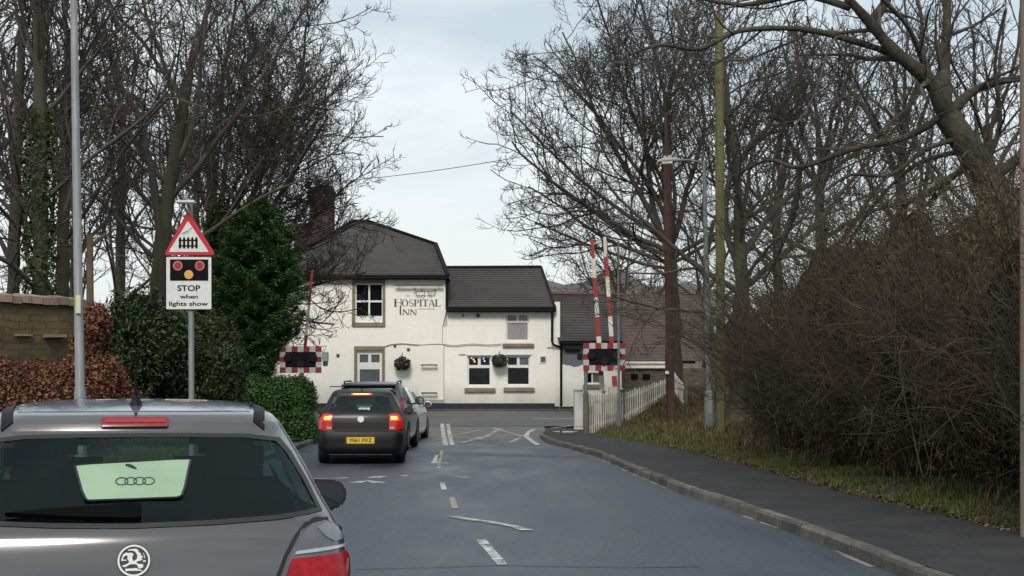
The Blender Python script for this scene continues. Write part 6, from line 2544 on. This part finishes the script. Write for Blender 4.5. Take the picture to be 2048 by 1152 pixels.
# tail lamps
for s in (-1, 1):
    f = (lambda P: P) if s > 0 else mir
    whole = [(.545, .755), (.560, .83), (.592, .905), (.632, .970), (.676, 1.014), (.735, 1.026), (.790, 1.004), (.822, .955), (.836, .90), (.838, .82), (.830, .755), (.70, .735)]
    lo = patch(bvh, f(whole), 'rear', .001, .008, 'tail_lamp', mat('smoked_lens', (.085, .087, .10), c2=(.06, .062, .072), scale=14, rough=.12, coat=.8), t, .035)
    red = [(.556, .76), (.575, .84), (.596, .893), (.815, .904), (.828, .88), (.828, .82), (.812, .765), (.70, .745)]
    patch(bvh, f(red), 'rear', .0095, .006, 'red_lens', mat('lamp_red', (.36, .005, .010), c2=(.16, .002, .005), scale=26, rough=.25, spec=.25, coat=.12, emit=(.5, .008, .012), estr=.10), lo, .03)
    cl = [(.607, .908), (.812, .922), (.814, .932), (.70, .928), (.615, .920)]
    patch(bvh, f(cl), 'rear', .010, .006, 'lens_bar', chrome, lo, .03)
    sp_ = [(.74, 1.018), (.785, .996), (.812, .955), (.80, .95), (.765, .948), (.735, .965), (.70, 1.0)]
    patch(bvh, f(sp_), 'rear', .0095, .003, 'clear_lens', mat('clear_lens', (.13, .15, .18), rough=.12, coat=.9), lo, .03)
    gp_ = [(.798, .775), (.816, .80), (.822, .84), (.822, .875), (.816, .876), (.814, .84), (.808, .806), (.792, .783)]
    patch(bvh, f(gp_), 'rear', .016, .003, 'lens_edge', chrome, lo, .03)
# griffin badge in a ring
def emblem(bvh, cx, cz, rad, parent):
    M = flat_on(bvh, cx, cz, .003)
    k = rad / 455
    P = lambda pts: [((x - 770) * k, (690 - y) * k) for x, y in pts]
    base = MB()
    badge_poly(base, M, [(rad * math.cos(a), rad * math.sin(a)) for a in np.linspace(0, 2 * math.pi, 49)[:-1]], 0, .006)
    bo = base.build('tailgate_badge', mat('badge_dark', (.025, .026, .02), rough=.35), parent, local=True)
    em = MB()
    ring_poly(em, M, 0, 0, 375 * k, 425 * k, .0062, .010, 48)
    for pts in ([(620, 480), (720, 478), (765, 530), (725, 590), (742, 690), (790, 695), (850, 640), (860, 545), (815, 465), (745, 420), (610, 420), (640, 388), (740, 375), (830, 370), (900, 430), (880, 470), (930, 480), (960, 520), (940, 570), (985, 560), (1010, 600), (955, 650), (1010, 665), (960, 690), (900, 700), (830, 735), (900, 785), (1012, 790), (1012, 875), (905, 918), (880, 860), (850, 800), (780, 785), (690, 785), (620, 815), (555, 862), (480, 845), (470, 815), (560, 790), (630, 752), (650, 715), (600, 640), (610, 560), (560, 545), (500, 590), (480, 650), (570, 665), (580, 690), (440, 690), (455, 610), (490, 520), (560, 470)],
                [(545, 905), (860, 890), (870, 925), (985, 945), (965, 1000), (950, 965), (580, 960), (590, 1000), (555, 960)],
                [(1000, 470), (1045, 540), (1065, 610), (1035, 640), (1040, 580)], [(1010, 690), (1075, 680), (1085, 720), (1010, 740)]):
        badge_poly(em, M, P(pts), .0062, .0095)
    em.build('griffin_emblem', mat('badge_silver', (.72, .72, .69), rough=.28, metal=.55), bo, local=True, fixn=True)
emblem(bvh, .004, .905, .064, t)
# tailgate handle line, plate, bumper line
patch(bvh, [(-.26, .755), (.26, .755), (.26, .86 - .02), (-.26, .84)], 'rear', -.001, .002, 'plate_recess', mat('plate_recess', (.05, .048, .05), rough=.5), t, .06) if False else None
plateM = mat('yellow_plate', (.72, .47, .03), c2=(.64, .41, .025), scale=6, rough=.45)
patch(bvh, [(-.26, .665), (.26, .665), (.26, .775), (-.26, .775)], 'rear', .004, .006, 'number_plate', plateM, t, .06)
for s in (-1, 1):
    mirror(t, s * .86, 2.42, .985, s, mat('mirror_black', (.012, .012, .014), rough=.4, coat=.2), (.22, .11, .165), boxy=True)
for s in (-1, 1):
    hx_ = bvh.ray_cast(Vector((s * 5, 1.0, .93)), Vector((-s, 0, 0)))[0].x
    MB().bar((hx_ + s * .012, .92, .93), (hx_ + s * .012, 1.14, .93), .045, .04).build('door_handle', blackM, t, local=True, bevel=.008)

# ---- dark hatchback with brake lights on ---------------------------------------------
paintB = mat('dark_brown_paint', (.011, .0095, .009), c2=(.008, .007, .007), scale=1, rough=.42, metal=.0, coat=.12, spec=.3)
LB = [(.14, .76, .20, 3.9, .22, .4), (.22, .84, .06, 4.08, .24, .42), (.34, .872, .0, 4.16, .24, .45), (.50, .882, .0, 4.18, .24, .48), (.62, .882, .02, 4.16, .22, .5), (.655, .880, .06, 4.12, .20, .5), (.78, .872, .075, 3.95, .20, .5),
      (.90, .858, .10, 3.6, .20, .5), (.985, .835, .14, 3.1, .19, .45), (1.05, .80, .22, 2.95, .19, .4), (1.15, .745, .36, 2.7, .18, .35), (1.26, .69, .50, 2.42, .18, .35), (1.36, .635, .61, 2.12, .16, .3), (1.40, .61, .63, 2.0, .15, .3), (1.44, .565, .72, 1.86, .16, .3), (1.47, .48, .92, 1.72, .18, .25), (1.485, .28, 1.15, 1.5, .12, .12)]
rwB = [(-.68, 1.01), (-.3, .995), (0, .99), (.3, .995), (.68, 1.01), (.62, 1.18), (.555, 1.335), (.35, 1.352), (-.35, 1.352), (-.555, 1.335), (-.62, 1.18)]
fwB = [(-.70, 1.02), (.70, 1.02), (.55, 1.37), (-.55, 1.37)]
swB = [[(.9, 1.02), (1.70, 1.0), (1.70, 1.36), (1.1, 1.34), (.95, 1.2)], [(1.78, 1.0), (2.68, 1.0), (2.2, 1.32), (1.78, 1.37)]]
YB_ = 30.0
t, bvh, body, gw = car('hatchback_car', ((721 - CX) / F * YB_, YB_, 0), R(3.4), 'dark brown hatchback with its brake lights glowing and a yellow number plate', LB, paintB, rwB, swB, fwB, cab_z=(.60, 1.40), glass=glassC, wheels=(.80, 3.38))
frit(bvh, rwB, .03, .02, 'glass_border', sealM, gw)
hot = mat('brake_glow', (.9, .25, .03), rough=.3, emit=(1.0, .42, .04), estr=3.4)
hot2 = mat('brake_glow_red', (.8, .02, .01), rough=.3, emit=(1.0, .03, .01), estr=1.1)
bl = patch(bvh, [(-.20, 1.352), (.20, 1.352), (.20, 1.386), (-.20, 1.386)], 'rear', .004, .014, 'brake_light', hot2, t, .05)
patch(bvh, [(-.155, 1.359), (.155, 1.359), (.155, 1.378), (-.155, 1.378)], 'rear', .019, .003, 'lit_strip', hot, bl, .05)
lensB = mat('tail_lamp_red', (.35, .010, .012), c2=(.22, .006, .008), rough=.2, coat=.5, emit=(.6, .01, .005), estr=.25)
for s in (-1, 1):
    f = (lambda P: P) if s > 0 else mir
    lo = patch(bvh, f([(.555, .68), (.555, .97), (.62, 1.0), (.74, .985), (.80, .90), (.825, .80), (.825, .70), (.70, .665)]), 'rear', .002, .012, 'tail_lamp', lensB, t, .05)
    patch(bvh, f([(.575, .855), (.575, .955), (.72, .955), (.745, .91), (.745, .855)]), 'rear', .015, .003, 'brake_bulb_glow', hot2, lo, .04)
    patch(bvh, f([(.59, .87), (.59, .935), (.70, .935), (.715, .90), (.705, .87)]), 'rear', .0185, .003, 'brake_bulb', hot, lo, .04)
    patch(bvh, f([(.57, .69), (.57, .74), (.67, .74), (.65, .69)]), 'rear', .015, .003, 'reverse_lens', mat('pale_lens', (.45, .30, .27), rough=.2), lo, .04)
# tailgate crease, gap, badge, plate, letters
patch(bvh, [(-.53, .652), (.53, .652), (.53, .664), (-.53, .664)], 'rear', .001, .003, 'tailgate_gap', lineM, t, .06)
for s in (-1, 1):
    f = (lambda P: P) if s > 0 else mir
    patch(bvh, f([(.535, .655), (.547, .655), (.550, .95), (.538, .95)]), 'rear', .001, .003, 'tailgate_gap', lineM, t, .06)
patch(bvh, [(-.50, .80), (.50, .80), (.50, .815), (-.50, .815)], 'rear', .001, .006, 'tailgate_crease', paintB, t, .06)
M = flat_on(bvh, 0, .885, .004)
bm_ = MB()
badge_poly(bm_, M, ellipse(0, 0, .063, .063, 30), 0, .008)
bo = bm_.build('round_badge', mat('badge_silver', (.72, .72, .69), rough=.28, metal=.55), t, local=True)
vw = MB()
ring_poly(vw, M, 0, 0, .048, .056, .0085, .0095, 30)
for a, b in (((-.020, .046), (-.002, .004)), ((.020, .046), (.002, .004)), ((-.044, .022), (-.022, -.040)), ((.044, .022), (.022, -.040)), ((-.022, -.040), (0, .0)), ((.022, -.040), (0, .0))):
    badge_poly(vw, M, polyline_band([a, b], .008), .0085, .0095)
vw.build('badge_letters', mat('badge_grey', (.18, .18, .18), rough=.4), bo, local=True)  # grey ring and letters raised on the silver disc
pb = patch(bvh, [(-.315, .375), (.315, .375), (.315, .575), (-.315, .575)], 'rear', .001, .005, 'plate_recess', mat('recess_black', (.008, .008, .008), rough=.6), t, .06)
M = flat_on(bvh, .0, .475, .010)
pm_ = MB()
badge_poly(pm_, M, [(-.27, -.062), (.27, -.062), (.27, .062), (-.27, .062)], 0, .006)
po = pm_.build('number_plate', plateM, t, local=True)
text_mesh('plate_characters', 'YE61 PXZ', .45, .075, mat('plate_black', (.012, .012, .012), rough=.5), po, M @ Matrix.Translation((0, -.037, .0075)), bold=.02, local=True)
patch(bvh, [(-.62, .16), (.62, .16), (.62, .20), (-.62, .20)], 'rear', .002, .01, 'bumper_lip', mat('grey_plastic', (.07, .07, .075), rough=.6), t, .08)
MB().tube([(0, .78, 1.45), (0, .74, 1.56)], [.012, .006], 6).build('aerial', blackM, t, local=True)
for s in (-1, 1):
    mirror(t, s * .83, 2.45, 1.02, s, blackM, (.20, .10, .15))
MB().bar((-.42, .30, 1.03), (.02, .26, 1.02), .02, .02).build('rear_wiper', blackM, t, local=True)
MB().obox((0, 2.35, 1.29), (.22, .03, .07)).build('interior_mirror', blackM, t, local=True)

# ---- silver people carrier ahead of it ---------------------------------------------------
paintC = mat('dark_silver_paint', (.10, .11, .135), c2=(.085, .092, .11), scale=1, rough=.3, metal=.5, coat=.6)
LC = [(.20, .78, .16, 4.0, .2, .4), (.32, .87, .02, 4.2, .2, .45), (.55, .90, .0, 4.3, .2, .5), (.75, .905, .03, 4.25, .2, .5), (.90, .90, .06, 4.0, .2, .5), (1.02, .88, .10, 3.5, .2, .45), (1.10, .85, .15, 3.2, .2, .4), (1.25, .80, .27, 2.95, .2, .4),
      (1.40, .74, .38, 2.6, .18, .35), (1.52, .69, .46, 2.3, .17, .3), (1.57, .66, .48, 2.1, .16, .3), (1.61, .60, .60, 1.95, .17, .3), (1.63, .5, .8, 1.8, .18, .2), (1.64, .3, 1.0, 1.5, .12, .12)]
rwC = [(-.70, 1.08), (.70, 1.08), (.62, 1.42), (.56, 1.50), (-.56, 1.50), (-.62, 1.42)]
fwC = [(-.74, 1.12), (.74, 1.12), (.60, 1.52), (-.60, 1.52)]
swC = [[(.75, 1.12), (1.75, 1.08), (1.75, 1.50), (.95, 1.48), (.80, 1.36)], [(1.83, 1.08), (2.95, 1.08), (2.4, 1.46), (1.83, 1.51)]]
YC_ = 35.3
t, bvh, body, gw = car('people_carrier', ((734 - CX) / F * YC_, YC_, 0.0), R(-1.2), 'grey blue people carrier with roof bars just ahead of the dark brown hatchback', LC, paintC, rwC, swC, fwC, cab_z=(.70, 1.56), wheels=(.85, 3.5), wr=.33)
frit(bvh, rwC, .03, .02, 'glass_border', sealM, gw)
for s in (-1, 1):
    f = (lambda P: P) if s > 0 else mir
    patch(bvh, f([(.70, .86), (.86, .86), (.86, 1.02), (.81, 1.18), (.735, 1.30), (.72, 1.10)]), 'rear', .002, .012, 'tail_lamp', mat('unlit_red_lens_big', (.22, .012, .02), rough=.2, coat=.5), t, .05)
    MB().tube([(s * .62, .75, 1.57), (s * .63, .80, 1.635), (s * .61, 1.8, 1.66), (s * .60, 2.0, 1.60)], .018, 8).build('roof_bar', blackM, t, local=True)
    mirror(t, s * .87, 2.75, 1.17, s, blackM, (.24, .12, .20))
so_ = MB().obox((0, .45, 1.555), (1.30, .22, .035)).build('roof_spoiler', mat('spoiler_dark', (.02, .022, .028), rough=.35), t, bevel=.012, local=True)
MB().obox((-.78, .5, 1.52), (.30, .05, .022)).build('spoiler_tip', blackM, so_, local=True)
patch(bvh, [(-.26, .70), (.26, .70), (.26, .81), (-.26, .81)], 'rear', .004, .006, 'number_plate', plateM, t, .06)

# ---- white hatchback at the head of the queue ------------------------------------------------
paintD = mat('white_car_paint', (.72, .72, .69), c2=(.66, .66, .63), scale=1, rough=.3, coat=.6)
YD_ = 41.2
LD = [(l[0], l[1], l[2], l[3] * .97, l[4], l[5]) for l in LB]
t, bvh, body, gw = car('hatchback_car', (-3.48, YD_, gz(YD_) + .01), R(-3), 'white hatchback at the head of the queue, mostly hidden behind the people carrier', LD, paintD, rwB, swB, fwB, cab_z=(.60, 1.40), wheels=(.78, 3.3))
frit(bvh, rwB, .03, .02, 'glass_border', sealM, gw)
for s in (-1, 1):
    f = (lambda P: P) if s > 0 else mir
    patch(bvh, f([(.66, .66), (.66, .97), (.75, 1.0), (.80, .92), (.835, .80), (.835, .66)]), 'rear', .002, .012, 'tail_lamp', mat('unlit_red_lens_big', (.22, .012, .02)), t, .05)
    mirror(t, s * .84, 2.5, 1.0, s, paintD if s > 0 else paintD, (.22, .11, .16))
patch(bvh, [(.70, .30), (.76, .30), (.76, .52), (.70, .52)], 'rear', .003, .006, 'bumper_slot', blackM, t, .05)
patch(bvh, [(-.26, .42), (.26, .42), (.26, .53), (-.26, .53)], 'rear', .004, .006, 'number_plate', plateM, t, .06)
